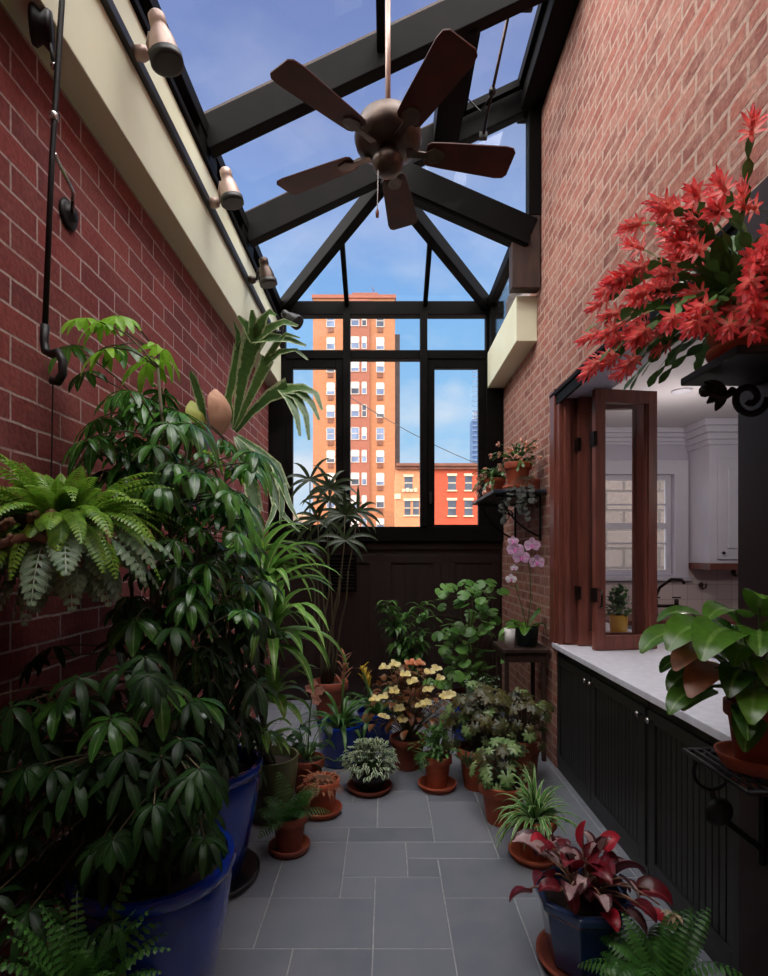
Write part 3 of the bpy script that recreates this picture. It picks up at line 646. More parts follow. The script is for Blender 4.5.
# ------------------------------------------------------------------ plants: pots
def pot(t, c, r, h, m, style='terra', saucer=None, soil='soil', sm=None):
    c = V(c); z = c.z
    if saucer:
        MB().lathe([(0, 0), (saucer * .86, 0), (saucer, .03), (saucer, .04), (saucer * .93, .04), (saucer * .84, .014), (0, .014)], c, Z, 32).build('saucer', MAT[sm or m], t, True)
        c = c + V((0, 0, .0145)); h = h - .0145
    if style == 'terra': pr = [(0, 0), (r * .66, 0), (r * .86, h * .74), (r * .9, h * .76), (r * .97, h * .76), (r, h * .78), (r, h * .985), (r * .97, h), (r * .9, h), (r * .87, h * .84), (0, h * .84)]
    elif style == 'urn': pr = [(0, 0), (r * .55, 0), (r * .62, h * .04), (r * .78, h * .3), (r * .9, h * .6), (r * .97, h * .84), (r * .94, h * .9), (r, h * .93), (r * 1.03, h * .97), (r * 1.0, h), (r * .92, h), (r * .88, h * .86), (0, h * .86)]
    elif style == 'cyl': pr = [(0, 0), (r * .82, 0), (r * .86, h * .03), (r * .97, h * .93), (r, h * .96), (r * .97, h), (r * .9, h), (r * .88, h * .86), (0, h * .86)]
    elif style == 'bowl': pr = [(0, 0), (r * .6, 0), (r * .85, h * .4), (r * .97, h * .8), (r, h), (r * .93, h), (r * .9, h * .8), (0, h * .8)]
    elif style == 'oct': pr = [(0, 0), (r * .68, 0), (r * .72, h * .06), (r * .92, h * .82), (r * 1.02, h * .88), (r * 1.04, h * .97), (r, h), (r * .88, h), (r * .85, h * .86), (0, h * .86)]
    o = MB().lathe(pr, c, Z, 36, 8 if style == 'oct' else 0).build('pot', MAT[m], t, style != 'oct', bevel=.006 if style == 'oct' else 0)
    if style != 'oct':
        md = o.modifiers.new('edge', 'EDGE_SPLIT'); md.split_angle = R(50)
    MB().lathe([(0, .012), (r * .5, .01), (r * .87, 0)], c + V((0, 0, h * .86)), Z, 24).build('soil', MAT[soil], t, True)
    return c + V((0, 0, h * .87))

def rdir(rn, e0, e1, a0=0, a1=360):
    a = R(rn.uniform(a0, a1)); e = R(rn.uniform(e0, e1)); return V((math.cos(a) * math.cos(e), math.sin(a) * math.cos(e), math.sin(e)))
def arc(a, b, sag=.0, n=6, rn=None, w=.0):
    a, b = V(a), V(b); out = []
    for i in range(n + 1):
        t = i / n; p = a.lerp(b, t); p.z += sag * math.sin(math.pi * t)
        if rn and 0 < i < n: p += V((rn.uniform(-w, w), rn.uniform(-w, w), 0))
        out.append(p)
    return out
def clampx(p, lo=-1.17, hi=1.17, yhi=5.5):
    p.x = max(lo, min(hi, p.x)); p.y = min(yhi, p.y); return p

# ---- tall umbrella plant in the front blue pot
rn = random.Random(11)
t = thing('umbrella_plant', 'tall umbrella plant in the large blue pot nearest the viewer, by the brick wall', 'plant', (-.75, 1.75, 0))
top = pot(t, (-.75, 1.75, 0), .25, .52, 'blue', 'urn')
st = MB(); lf = MB(); yl = MB(); dk = MB()
heads = [(100, 322, 1.85, 1), (147, 362, 1.85, 1), (85, 372, 1.95, 0), (115, 395, 1.85, 0), (155, 400, 1.9, 0), (130, 425, 2.0, 0), (185, 430, 2.05, 0), (95, 420, 1.9, 0), (170, 465, 1.95, 0), (205, 475, 2.1, 0), (150, 500, 1.9, 0), (225, 500, 2.15, 0), (125, 470, 2.0, 0),
         (70, 345, 1.9, 0), (120, 345, 1.95, 0), (240, 470, 2.2, 1), (84, 318, 1.9, 1), (118, 316, 1.9, 1), (162, 350, 1.9, 1), (105, 350, 1.85, 1), (232, 495, 2.1, 1), (190, 470, 2.0, 1), (250, 520, 2.15, 1), (215, 455, 2.15, 1), (195, 515, 2.1, 0), (135, 620, 1.62, 2), (160, 690, 1.6, 2), (60, 700, 1.5, 0), (110, 720, 1.45, 0), (195, 650, 1.9, 0), (200, 700, 1.7, 2), (215, 540, 2.1, 0)]
stems = []
for k in range(7):
    b0 = top + V((rn.uniform(-.12, .12), rn.uniform(-.12, .12), -.03)); e = P(rn.uniform(90, 200), rn.uniform(340, 520), rn.uniform(1.8, 2.15)); e = clampx(e, -1.1)
    pts = arc(b0, e, 0, 7, rn, .035); st.tube(pts, .012, 7, .005); stems.append(pts)
def attach(p, stems, st, r=.0035):
    best = min((q for s_ in stems for q in s_[2:]), key=lambda q: (q - p).length + max(0, q.z - p.z) * 1.5)
    st.tube(arc(best, p, .03, 4), r, 5, r * .7)
    return (p - best)
for px, py, d, y in heads:
    p = clampx(P(px, py, d), -1.12); o = attach(p, stems, st); o += V((.4, -.5, 0)) * o.length
    (yl if y == 1 else lf).palmate(p, o, rn.choice((7, 8, 8)), rn.uniform(.11, .14), .034 if y != 2 else .045, .55, rn.uniform(.2, .8), rn, spread=R(300))
for k_ in range(34):
    p = clampx(P(rn.uniform(90, 262), rn.triangular(400, 575, 470), rn.uniform(1.75, 2.3)), -1.1)
    if CX + p.x * F / p.y > 200 and HY - (p.z - CAMZ) * F / p.y < 440: continue
    o = attach(p, stems, st); o += V((.4, -.5, 0)) * o.length; lf.palmate(p, o, 8, rn.uniform(.13, .17), .04, .6, rn.uniform(.2, .8), rn, spread=R(300))
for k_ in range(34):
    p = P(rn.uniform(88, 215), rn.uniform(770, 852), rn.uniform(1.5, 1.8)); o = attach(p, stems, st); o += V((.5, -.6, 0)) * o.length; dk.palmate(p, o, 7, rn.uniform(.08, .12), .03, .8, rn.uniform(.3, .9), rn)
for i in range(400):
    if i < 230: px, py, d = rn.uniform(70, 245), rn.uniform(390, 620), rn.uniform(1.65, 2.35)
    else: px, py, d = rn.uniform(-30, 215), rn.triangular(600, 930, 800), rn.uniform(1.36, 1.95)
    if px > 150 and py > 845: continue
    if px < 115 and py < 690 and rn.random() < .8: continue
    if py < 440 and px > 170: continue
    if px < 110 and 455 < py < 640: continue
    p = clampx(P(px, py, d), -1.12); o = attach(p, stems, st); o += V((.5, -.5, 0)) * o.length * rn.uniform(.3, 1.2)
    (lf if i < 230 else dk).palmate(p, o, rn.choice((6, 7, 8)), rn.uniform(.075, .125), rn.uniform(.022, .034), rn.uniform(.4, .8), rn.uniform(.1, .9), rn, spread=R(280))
st.build('stem', MAT['stem'], t, True); lf.build('foliage', L['umbrella'], t, True); dk.build('lower_foliage', L['umbrella_low'], t, True)['label'] = 'lower leaves toned dark for shade'; yl.build('young_foliage', L['umbrella_young'], t, True)['label'] = 'bright yellow green young leaves'

# ---- aralia in the second blue pot
rn = random.Random(12)
t = thing('aralia', 'dark green aralia in the blue pot on a black saucer, second along the brick wall', 'plant', (-.83, 2.5, 0))
top = pot(t, (-.83, 2.5, 0), .25, .54, 'blue', 'urn', .24, sm='black')
st = MB(); lf = MB(); stems = []
for k in range(6):
    b0 = top + V((rn.uniform(-.12, .12), rn.uniform(-.12, .12), -.03)); e = clampx(P(rn.uniform(190, 275), rn.uniform(490, 600), rn.uniform(2.3, 2.8)), -1.1)
    pts = arc(b0, e, 0, 7, rn, .03); st.tube(pts, .011, 7, .005); stems.append(pts)
for i in range(120):
    px, py, d = rn.uniform(160, 262), rn.uniform(540, 770), rn.uniform(2.05, 2.7)
    p = clampx(P(px, py, d), -1.12); o = attach(p, stems, st, .003); o += V((.5, -.6, 0)) * o.length
    lf.palmate(p, o, rn.choice((5, 6, 7)), rn.uniform(.10, .15), rn.uniform(.032, .044), rn.uniform(.5, .9), rn.uniform(.2, .9), rn, 'ovate', spread=R(240))
st.build('stem', MAT['stem'], t, True); lf.build('foliage', L['umbrella_dk'], t, True)

# ---- striped strap-leaved plant
rn = random.Random(13)
t = thing('striped_dracaena', 'arching striped dracaena in an olive ceramic pot by the brick wall', 'plant', (-.66, 3.08, 0))
top = pot(t, (-.66, 3.08, 0), .16, .36, 'olive', 'bowl')
st = MB(); lf = MB()
for hx, hy, hd, n, Ln in ((256, 590, 2.55, 18, .40), (266, 632, 2.55, 16, .40), (248, 562, 2.65, 14, .36), (268, 690, 2.6, 10, .22), (236, 625, 2.65, 14, .30), (258, 735, 2.65, 9, .20)):
    h = P(hx, hy, hd); st.tube(arc(top + V((rn.uniform(-.05, .05), rn.uniform(-.05, .05), -.02)), h, 0, 6, rn, .02), .014, 8, .01)
    for i in range(n):
        d = rdir(rn, 5, 75, -110, 60)
        lf.blade(h + V((.03, -.03, rn.uniform(-.06, .03))), d, Ln * rn.uniform(.8, 1.3), rn.uniform(.046, .070), rn.uniform(.6, 1.2), 'strap', .16, 9)
st.build('stem', MAT['stem'], t, True); lf.build('foliage', L['strap'], t, True)
# pale pink hanging flower beside it
rn = random.Random(5)

# ---- hanging fern at the hook
rn = random.Random(14)
t = thing('hanging_fern', 'hanging rabbit foot fern in a basket below the black hook', 'hanging plant', (-.96, 1.56, 1.50))
bc = V((-.95, 1.58, 1.55))
MB().lathe([(0, -.10), (.07, -.10), (.12, -.04), (.145, .04), (.15, .06), (.13, .06), (0, .04)], bc, Z, 24).build('basket', MAT['black'], t, True)
wr = MB()
wr.tube([V((-1.035, 1.67, 1.72)), V((-1.03, 1.67, 2.035))], .0022, 5)
for a in (0, 2.1, 4.2): wr.tube([bc + V((.14 * math.cos(a), .14 * math.sin(a), .06)), V((-1.035, 1.67, 1.72))], .0022, 5)
wr.build('wire', MAT['iron'], t)
rz = MB()
for i in range(150):
    a = rn.uniform(0, 6.28); r_ = rn.uniform(.165, .205); p = bc + V((r_ * math.cos(a), r_ * math.sin(a), rn.uniform(-.05, .06)))
    q = p + V((rn.uniform(-.03, .03), rn.uniform(-.03, .03), rn.uniform(-.05, .03))); rz.tube([p, p.lerp(q, .5) + V((0, 0, .012)), q], .009, 6, .006)
rz.tube([bc + V((.185 * math.cos(a * .2618), .185 * math.sin(a * .2618), -.01 + .012 * math.sin(a * 2.1))) for a in range(25)], .014, 8)
rz.build('rhizome', MAT['rhiz'], t, True)
f1 = MB(); f2 = MB()
for i in range(150):
    d = rdir(rn, -35, 65); d.x += .2; f1.frond(bc + V((d.x * .09, d.y * .09, .06)), d, rn.uniform(.14, .28), rn.uniform(.024, .038), rn.uniform(.5, 1.1), 20, .0095)
for i in range(38):
    d = rdir(rn, -65, 10, 180, 380); f2.frond(bc + V((d.x * .1, d.y * .1, .03)), d, rn.uniform(.18, .28), .05, rn.uniform(.6, 1.), 12, .022)
f1.build('foliage', L['fern'], t); f2.build('old_fronds', L['fern_grey'], t)['label'] = 'grey green older fronds'

# ---- trailing fern at the foot of the front blue pot
rn = random.Random(15)
t = thing('trailing_fern', 'small leaved trailing fern beside the front blue pot at the brick wall foot', 'plant', (-.78, 1.36, 0))
top = pot(t, (-.78, 1.36, 0), .13, .36, 'terradk', 'terra')
lf = MB()
for i in range(120):
    d = rdir(rn, 0, 80); lf.frond(top, d, rn.uniform(.18, .38), .03, rn.uniform(.5, 1.1), 18, .013)
lf.build('foliage', L['fern_dk'], t)

# ---- staghorn fern on a plaque
t = thing('staghorn_fern', 'staghorn fern mounted on the brick wall with tan shield fronds', 'plant', P(215, 425, 3.45))
pq = MB().lathe([(0, 0), (.15, 0), (.15, .03), (0, .03)], (-1.2, 3.45, 2.30), (1, 0, 0), 24).build('plaque', MAT['oldwood'], t)
def shield(c, rx, rz, m, nm, tilt):
    mb = MB(); n = 20; c = V(c); vs = [c + V((.09, -.03, 0))]; fs = []
    for k in range(1, 6):
        q = k / 5
        for i in range(n):
            a = 2 * math.pi * i / n; rr = 1 + .06 * math.sin(5 * a) * q
            vs.append(c + V((.09 * (1 - q ** 2.2), rx * q * rr * math.cos(a) * .9 - .03, rz * q * rr * math.sin(a) + tilt * q * math.cos(a) * rx)))
    for i in range(n): fs.append((0, 1 + i, 1 + (i + 1) % n))
    for k in range(4):
        for i in range(n):
            a = 1 + k * n + i; b = 1 + k * n + (i + 1) % n; fs.append((a, a + n, b + n, b))
    return mb.add(vs, fs).build(nm, MAT[m], t, True)
shield(P(219, 415, 3.42) + V((.0, -.02, 0)), .19, .14, 'shield', 'shield_frond', 0)['label'] = 'tan papery shield frond'
shield(P(197, 421, 3.3) + V((-.02, 0, 0)), .12, .11, 'shieldg', 'shield_frond', 0)['label'] = 'yellow green shield frond'
def strip(mb, pts, ws, side=V((1, -.35, 0))):
    pts = [V(p) for p in pts]; k = len(pts); vs = []; uv = []; fs = []
    for i, p in enumerate(pts):
        d = (pts[min(i + 1, k - 1)] - pts[max(0, i - 1)]).normalized(); vw = (V((0, 0, 1.5)) - p).normalized()
        sd = d.cross((V((.3, -1, .25))).normalized()).normalized(); nn = sd.cross(d)
        vs += [p - sd * ws[i] / 2 + nn * ws[i] * .12, p, p + sd * ws[i] / 2 + nn * ws[i] * .12]; uv += [(0, i / k), (.5, i / k), (1, i / k)]
        if i: b = 3 * i; fs += [(b - 3, b - 2, b + 1, b), (b - 2, b - 1, b + 2, b + 1)]
    mb.add(vs, fs, uv)
ag = MB()
def antler(px, ws, forks, d0=3.38, dd=-.04):
    pts = [P(x, y, d0 + dd * i) for i, (x, y) in enumerate(px)]
    strip(ag, pts, [w_ * .0062 for w_ in ws]); b = pts[-1]; pb = pts[-2]
    for f in forks:
        q = [pb.lerp(b, .75)] + [P(x, y, d0 + dd * (len(px) + i * .7) ) for i, (x, y) in enumerate(f)]
        n = len(q); strip(ag, q, [.0062 * ws[-1] * .62 * (1 - .8 * i / (n - 1)) for i in range(n)])
antler([(234, 430), (238, 405), (243, 375), (250, 350), (256, 335)], [4, 8, 13, 19, 24], [[(246, 325), (238, 316)], [(253, 322), (252, 310)], [(262, 322), (270, 312), (276, 316)], [(268, 330), (284, 322), (298, 326)], [(270, 338), (290, 340), (306, 346)]])
antler([(235, 430), (246, 405), (258, 380), (268, 358)], [4, 7, 11, 14], [[(276, 345), (286, 334), (300, 338)], [(280, 352), (296, 350), (308, 360)]], 3.34)
antler([(236, 432), (252, 412), (270, 396), (288, 388)], [4, 8, 13, 20], [[(300, 392), (312, 404), (319, 420)], [(297, 398), (306, 416), (309, 440)], [(290, 400), (297, 418), (300, 436)], [(302, 388), (316, 394), (322, 410)]], 3.3, -.06)
antler([(236, 436), (250, 456), (264, 472), (274, 490), (277, 505)], [5, 10, 12, 11, 10], [[(272, 516), (266, 528), (264, 534)], [(284, 516), (294, 526), (300, 532)]], 3.3, -.05)
antler([(236, 438), (246, 462), (252, 490), (255, 512)], [5, 10, 15, 16], [[(252, 526), (248, 540)], [(260, 526), (262, 545)]], 3.36)
antler([(238, 436), (258, 450), (276, 466), (284, 490)], [4, 8, 10, 12], [[(290, 505), (298, 520)], [(282, 508), (280, 524)]], 3.25, -.05)
antler([(204, 420), (200, 400), (193, 378), (190, 372)], [5, 9, 7, 4], [], 3.25)
antler([(234, 428), (228, 400), (236, 365), (240, 345)], [4, 8, 10, 12], [[(238, 332), (234, 322)], [(246, 335), (248, 326)]], 3.42)
ag.build('antler_fronds', L['stag'], t, True)

# ---- lady palm against the window
rn = random.Random(17)
t = thing('lady_palm', 'dark lady palm standing in front of the street window', 'plant', (-.52, 5.0, 0))
top = pot(t, (-.52, 5.0, 0), .17, .34, 'terradk', 'terra')
st = MB(); lf = MB()
for hx, hy, d, n in ((330, 488, 4.95, 10), (318, 520, 4.9, 10), (345, 515, 4.85, 11), (358, 512, 5.0, 9), (310, 480, 5.0, 8), (345, 540, 4.8, 8), (305, 545, 4.95, 8), (330, 500, 5.1, 9)):
    h = P(hx, hy, d); st.tube(arc(top + V((rn.uniform(-.08, .08), rn.uniform(-.06, .06), -.02)), h, 0, 6, rn, .03), .010, 6, .005)
    for i in range(n):
        a = R(-35 + 250 * i / (n - 1)); dr = V((math.cos(a), rn.uniform(-.35, .1), math.sin(a) * .75))
        lf.blade(h, dr, rn.uniform(.20, .34), .034, .6, 'strap', .1, 6, (rn.uniform(-.3, .3), -1, .35))
st.build('stem', MAT['stem'], t, True); lf.build('foliage', L['palm'], t, True)

# ---- bromeliads
def bromeliad(c, lab, name, potr, poth, spikes, seed, nl=26, Ln=.34, pm='blue'):
    rn = random.Random(seed); t = thing(name, lab, 'plant', c)
    top = pot(t, c, potr, poth, pm, 'cyl'); lf = MB()
    for i in range(nl):
        d = rdir(rn, 20, 75); lf.blade(top + V((d.x * .03, d.y * .03, 0)), d, Ln * rn.uniform(.7, 1.1), .036, rn.uniform(.6, 1.2), 'strap', .2, 8)
    lf.build('foliage', L['brom'], t, True)
    for x, y, d, m, n in spikes:
        h = P(x, y, d); sp = MB(); base = top + (h - top) * .0; base.z = top.z - .02
        so = MB().tube([base, base.lerp(h, .5), h], .009, 8, .012).build('flower_stalk', MAT['gstem'], t, True)
        for i in range(n):
            k = i / n; p = base.lerp(h, .55 + .45 * k); dr = rdir(rn, 55 - 25 * k, 80 - 10 * k); sp.blade(p, dr, .10 * (1.15 - .4 * k), .022, .15, 'lance', .2, 5)
        sp.build('bract', L[m], t, True)
bromeliad(V((-.33, 3.92, 0)), 'pink flowered bromeliad in a blue pot against the dark panelling', 'bromeliad', .17, .29, [(345, 655, 3.9, 'bractp', 20)], 21)
bromeliad(V((-.08, 4.28, 0)), 'yellow flowered bromeliad in the blue pot behind the pink one', 'bromeliad', .15, .27, [(362, 668, 4.25, 'bracty', 20)], 22)
# pink blossom spray
t = thing('pink_begonia', 'small pink flower spray drooping beside the blue bromeliad pot', 'plant', (-.50, 3.42, 0))
top = pot(t, (-.50, 3.42, 0), .11, .22, 'terradk', 'terra'); rn = random.Random(23)
st = MB(); lf = MB(); h = P(315, 693, 3.1); st.tube(arc(top, h + V((0, 0, .05)), .12, 8), .004, 6)
for i in range(26):
    d = rdir(rn, 0, 70); e = top + d * rn.uniform(.1, .3); st.tube(arc(top, e, .03, 4), .003, 5); lf.blade(e, rdir(rn, -30, 30), .10, .06, .6, 'ovate', .15, 5)
st.build('stem', MAT['gstem'], t, True); lf.build('foliage', L['umbrella_dk'], t, True)
for dx, dz in ((0, 0), (-.03, .03), (.03, .02), (.01, -.04), (-.01, .06)):
    fm = MB()
    for k in range(5): fm.blade(h + V((dx, 0, dz)), V((math.cos(k * 1.257), -.3, math.sin(k * 1.257))), .032, .024, .2, 'petal', .1, 4, (0, -1, 0))
    fm.build('flower', L['pinkpale'], t, True)

# ---- terracotta pots along the floor
rn = random.Random(24)
t = thing('dried_plant', 'terracotta pot of brown dried foliage on a saucer, in front of the blue bromeliad pot', 'plant', (-.375, 3.14, 0))
top = pot(t, (-.375, 3.14, 0), .105, .20, 'terra', 'terra', .12)
lf = MB()
for i in range(150):
    d = rdir(rn, -5, 70); lf.blade(top + V((d.x * .06, d.y * .06, 0)), d, rn.uniform(.05, .12), .014, rn.uniform(.4, 1.2), 'lance', .1, 4)
lf.build('foliage', L['broad_bk'], t); MB().ball(top, .075, 14, (1, 1, .5)).build('moss', MAT['moss'], t, True)
rn = random.Random(25)
t = thing('small_palm', 'small dark feathery palm in a terracotta pot beside the second blue pot', 'plant', (-.49, 2.74, 0))
top = pot(t, (-.49, 2.74, 0), .092, .19, 'terradk', 'terra', .105)
lf = MB()
for i in range(24):
    d = rdir(rn, 15, 80); lf.frond(top, d, rn.uniform(.14, .24), .06, rn.uniform(.5, 1.1), 14, .008)
lf.build('foliage', L['fern_dk'], t)
rn = random.Random(26)
t = thing('variegated_pilea', 'dome of silver variegated leaves in a black bowl on a wide clay saucer', 'plant', (-.105, 3.45, 0))
top = pot(t, (-.105, 3.45, 0), .125, .14, 'black', 'bowl', .145, sm='terradk')
lf = MB(); cc = top + V((0, 0, .06)); st = MB()
for i in range(420):
    d = rdir(rn, -25, 88); r_ = rn.uniform(.6, 1.0); p = cc + V((d.x * .175, d.y * .175, d.z * .12)) * r_
    if i % 5 == 0: st.tube([top, p], .0015, 4)
    lf.blade(p, (d + rdir(rn, -40, 40) * .5), rn.uniform(.028, .045), .026, .5, 'ovate', .12, 4)
st.build('stem', MAT['gstem'], t); lf.build('foliage', L['pilea'], t)
rn = random.Random(27)
t = thing('yellow_begonia', 'copper leaved begonia with pale yellow flowers in a clay pot', 'plant', (.155, 3.82, 0))
top = pot(t, (.155, 3.82, 0), .13, .22, 'terradk', 'terra')
lf = MB(); st = MB(); fc = [(385, 668, 1), (395, 665, 1), (420, 664, 2), (436, 669, 1), (412, 682, 1), (428, 690, 1), (440, 679, 1), (445, 697, 1), (394, 692, 1), (383, 697, 1), (384, 717, 1), (399, 709, 1), (420, 706, 1), (426, 703, 1), (410, 664, 2), (405, 675, 0), (450, 695, 1), (375, 700, 0), (402, 720, 0), (430, 672, 1)]
for i in range(190):
    d = rdir(rn, -20, 85); p = top + V((0, 0, .2)) + V((d.x * .29, d.y * .25, d.z * .30)) * rn.uniform(.55, 1.0)
    if i % 3 == 0: st.tube(arc(top, p, .02, 4), .0025, 5)
    lf.blade(p, (d + rdir(rn, -50, 30) * .7), rn.uniform(.05, .085), rn.uniform(.035, .05), .5, 'ovate', .12, 4)
for x, y, k in fc:
    c = P(x, y, 3.82 - rn.uniform(.15, .26)); st.tube(arc(top, c, .02, 4), .0025, 5); fm = MB()
    for q in range(7):
        a = q * .9 + rn.random(); e = rn.uniform(.1, .7); fm.blade(c, V((math.cos(a) * math.cos(e), -.25 + math.sin(a) * math.cos(e) * .5, math.sin(e) + .15 * math.sin(a))), rn.uniform(.035, .05), .032, .3, 'petal', .1, 4, (0, -.7, .7))
    fm.build('flower', L['yflow'] if k == 1 else (L['peach'] if k == 2 else L['yflow']), t, True)
st.build('stem', MAT['stem'], t); lf.build('foliage', L['cflow'], t, True)
rn = random.Random(28)
t = thing('geranium', 'small green plant in a ringed terracotta pot and saucer, front of the yellow begonia', 'plant', (.33, 3.48, 0))
top = pot(t, (.33, 3.48, 0), .095, .215, 'terra', 'terra', .125)
lf = MB(); st = MB()
for i in range(150):
    d = rdir(rn, 0, 88); p = top + V((0, 0, .03)) + V((d.x * .15, d.y * .13, d.z * .17)) * rn.uniform(.4, 1.)
    if i % 3 == 0: st.tube(arc(top, p, .01, 3), .002, 4)
    lf.blade(p, (d + rdir(rn, -20, 60) * .7), rn.uniform(.04, .07), .02, .5, 'lance', .1, 4)
for i in range(9): lf.frond(top, rdir(rn, 5, 40, 150, 230), .16, .04, .8, 9, .014)
st.build('stem', MAT['gstem'], t); lf.build('foliage', L['small'], t)

# ---- taller plants in front of the panelling
rn = random.Random(29)
t = thing('ficus', 'upright leafy ficus against the dark panelling behind the yellow begonia', 'plant', (.20, 4.85, 0))
top = pot(t, (.20, 4.85, 0), .16, .3, 'terradk', 'terra'); st = MB(); lf = MB()
for k in range(6):
    e = P(rn.uniform(380, 424), rn.uniform(600, 650), 4.8 + rn.uniform(-.12, .1)); pts = arc(top, e, 0, 7, rn, .02); st.tube(pts, .007, 6, .003)
    for q in pts[3:]:
        for i in range(9): lf.blade(q + rdir(rn, -40, 40) * .02, rdir(rn, -10, 60), rn.uniform(.11, .17), .038, rn.uniform(.6, 1.1), 'lance', .12, 5)
st.build('stem', MAT['stem'], t, True); lf.build('foliage', L['small'], t, True)
rn = random.Random(30)
t = thing('round_leaf_plant', 'tall plant with flat round leaves in the corner under the plant shelf', 'plant', (.72, 4.72, 0))
top = pot(t, (.72, 4.72, 0), .17, .3, 'terradk', 'terra'); st = MB(); lf = MB(); stems = []
for k in range(8):
    e = P(rn.uniform(445, 495), rn.uniform(585, 640), rn.uniform(4.55, 4.85)); pts = arc(top + V((rn.uniform(-.08, .08), rn.uniform(-.08, .08), 0)), e, 0, 7, rn, .02); st.tube(pts, .008, 6, .004); stems.append(pts)
for i in range(130):
    p = P(466 + rn.gauss(0, 20), rn.uniform(582, 690), rn.uniform(4.42, 4.9)); attach(p, stems, st, .002)
    lf.lobed(p, (Z + rdir(rn, -20, 40) * .7 + V((0, -.5, 0))), rdir(rn, -10, 10), rn.uniform(.045, .07), 7, .06, .15, 14, 5.8)
st.build('stem', MAT['stem'], t, True); lf.build('foliage', L['roundl'], t, True)
rn = random.Random(31)
t = thing('seedling_pot', 'bright blue pot with fine grey sprigs behind the begonias', 'plant', (.60, 4.45, 0))
top = pot(t, (.62, 4.28, 0), .11, .27, 'blue', 'cyl'); st = MB(); lf = MB()
for i in range(16):
    e = P(rn.uniform(470, 498), rn.uniform(672, 700), 4.2); pts = arc(top, e, .02, 5, rn, .01); st.tube(pts, .002, 4)
    for q in pts[2:]:
        for k in range(3): lf.blade(q, rdir(rn, -10, 60), .04, .018, .4, 'ovate', .1, 3)
st.build('stem', MAT['stem'], t); lf.build('foliage', L['fern_grey'], t)

# ---- begonias by the cabinet
def star_plant(c, lab, name, pr, ph, pm, n, spread, hh, seed, pale=.35, sauc=None, up=.1):
    rn = random.Random(seed); t = thing(name, lab, 'plant', c); top = pot(t, c, pr, ph, pm, 'terra', sauc); st = MB(); lf = MB(); pl = MB()
    for i in range(n):
        d = rdir(rn, -15, 80); p = top + V((0, 0, up)) + V((d.x * spread, d.y * spread, d.z * hh)) * rn.uniform(.5, 1.)
        p.x = min(p.x, 1.13)
        st.tube(arc(top, p, .03, 4), .003, 5, .002); nrm = (d * .7 + Z * .6 + V((-.2, -.5, 0)))
        (pl if rn.random() < pale else lf).lobed(p, nrm, d + V((0, 0, -.5)), rn.uniform(.032, .06), 7, .55, .25, 28, 5.7)
    st.build('stem', MAT['stem'], t); lf.build('foliage', L['begonia'], t, True)
    if pl.v: pl.build('pale_leaves', L['begoniapl'], t, True)['label'] = 'pale star shaped leaves'
star_plant(V((.60, 3.50, 0)), 'star leaf begonia in a terracotta pot, rear of the two beside the cabinets', 'star_begonia', .14, .26, 'terra', 150, .26, .34, 33, .22, up=.12)
star_plant(V((.66, 3.05, 0)), 'star leaf begonia in a low terracotta pot, nearer of the two beside the cabinets', 'star_begonia', .135, .22, 'terra', 44, .19, .22, 34, .6, up=.06)
star_plant(V((.90, 3.55, 0)), 'bronze leaf begonia in a tall clay pot under the orchid stand', 'star_begonia', .12, .30, 'terradk', 70, .24, .26, 35, .15, up=.12)
rn = random.Random(36)
t = thing('spider_plant', 'spider plant with white edged leaves in a terracotta pot by the cabinet', 'plant', (.74, 2.68, 0))
top = pot(t, (.74, 2.68, 0), .105, .21, 'terra', 'terra', .13); lf = MB()
for i in range(80):
    d = rdir(rn, 15, 85); lf.blade(top + V((d.x * .02, d.y * .02, 0)), d, rn.uniform(.17, .28), .019, rn.uniform(.5, 1.2), 'strap', .2, 8)
lf.build('foliage', L['strapedge'], t, True)

# ---- rex begonia in octagonal blue pot
rn = random.Random(37)
RX = V((.72, 1.98, 0))
t = thing('rex_begonia', 'rex begonia with wine red curled leaves in a dark blue octagonal pot', 'plant', RX)
top = pot(t, RX, .17, .27, 'bluedk', 'oct', .165, sm='terradk'); st = MB(); l1, l2, l3 = MB(), MB(), MB()
for px, py, d, k, Ln in ((522, 892, 1.95, 0, .10), (535, 845, 2.05, 1, .15), (543, 842, 1.95, 2, .10), (583, 838, 2.0, 2, .11), (608, 842, 2.05, 2, .10), (570, 862, 1.9, 0, .13), (572, 885, 1.82, 1, .12), (600, 868, 1.9, 0, .13), (625, 868, 1.95, 0, .12), (650, 890, 1.9, 0, .13), (610, 915, 1.8, 2, .09), (630, 915, 1.85, 1, .12), (560, 850, 2.1, 1, .12), (590, 855, 2.0, 1, .10), (640, 905, 1.8, 0, .11), (655, 915, 1.82, 2, .09), (600, 895, 1.8, 1, .11), (545, 875, 1.86, 0, .11)):
    p = P(px, py, d); st.tube(arc(top, p, .04, 5), .0045, 6, .003); o = (p - top).normalized()
    (l1, l2, l3)[k].blade(p - o * Ln * .35, o + V((0, -.1, .15)), Ln * .95, Ln * .62, .7, 'ovate', rn.uniform(.18, .35), 7, roll=rn.uniform(-.5, .5))
for i in range(34):
    d = rdir(rn, 10, 80); p = top + V((0, 0, .05)) + V((d.x * .17, d.y * .17, d.z * .14)) * rn.uniform(.5, 1); st.tube(arc(top, p, .02, 4), .004, 6, .003)
    (l1, l2, l1)[i % 3].blade(p, (d + rdir(rn, -40, 20) * .6), rn.uniform(.06, .095), rn.uniform(.045, .065), .7, 'ovate', rn.uniform(.15, .35), 6, roll=rn.uniform(-.6, .6))
st.tube(arc(top, P(660, 905, 1.78), .06, 6), .003, 6)
st.build('stem', MAT['rhiz'], t, True); l1.build('foliage', L['rex'], t, True); l2.build('silver_leaves', L['rexsil'], t, True)['label'] = 'silver pink leaves'; l3.build('crimson_leaves', L['rexred'], t, True)['label'] = 'bright crimson leaf undersides'
fm = MB(); h = P(675, 915, 1.75)
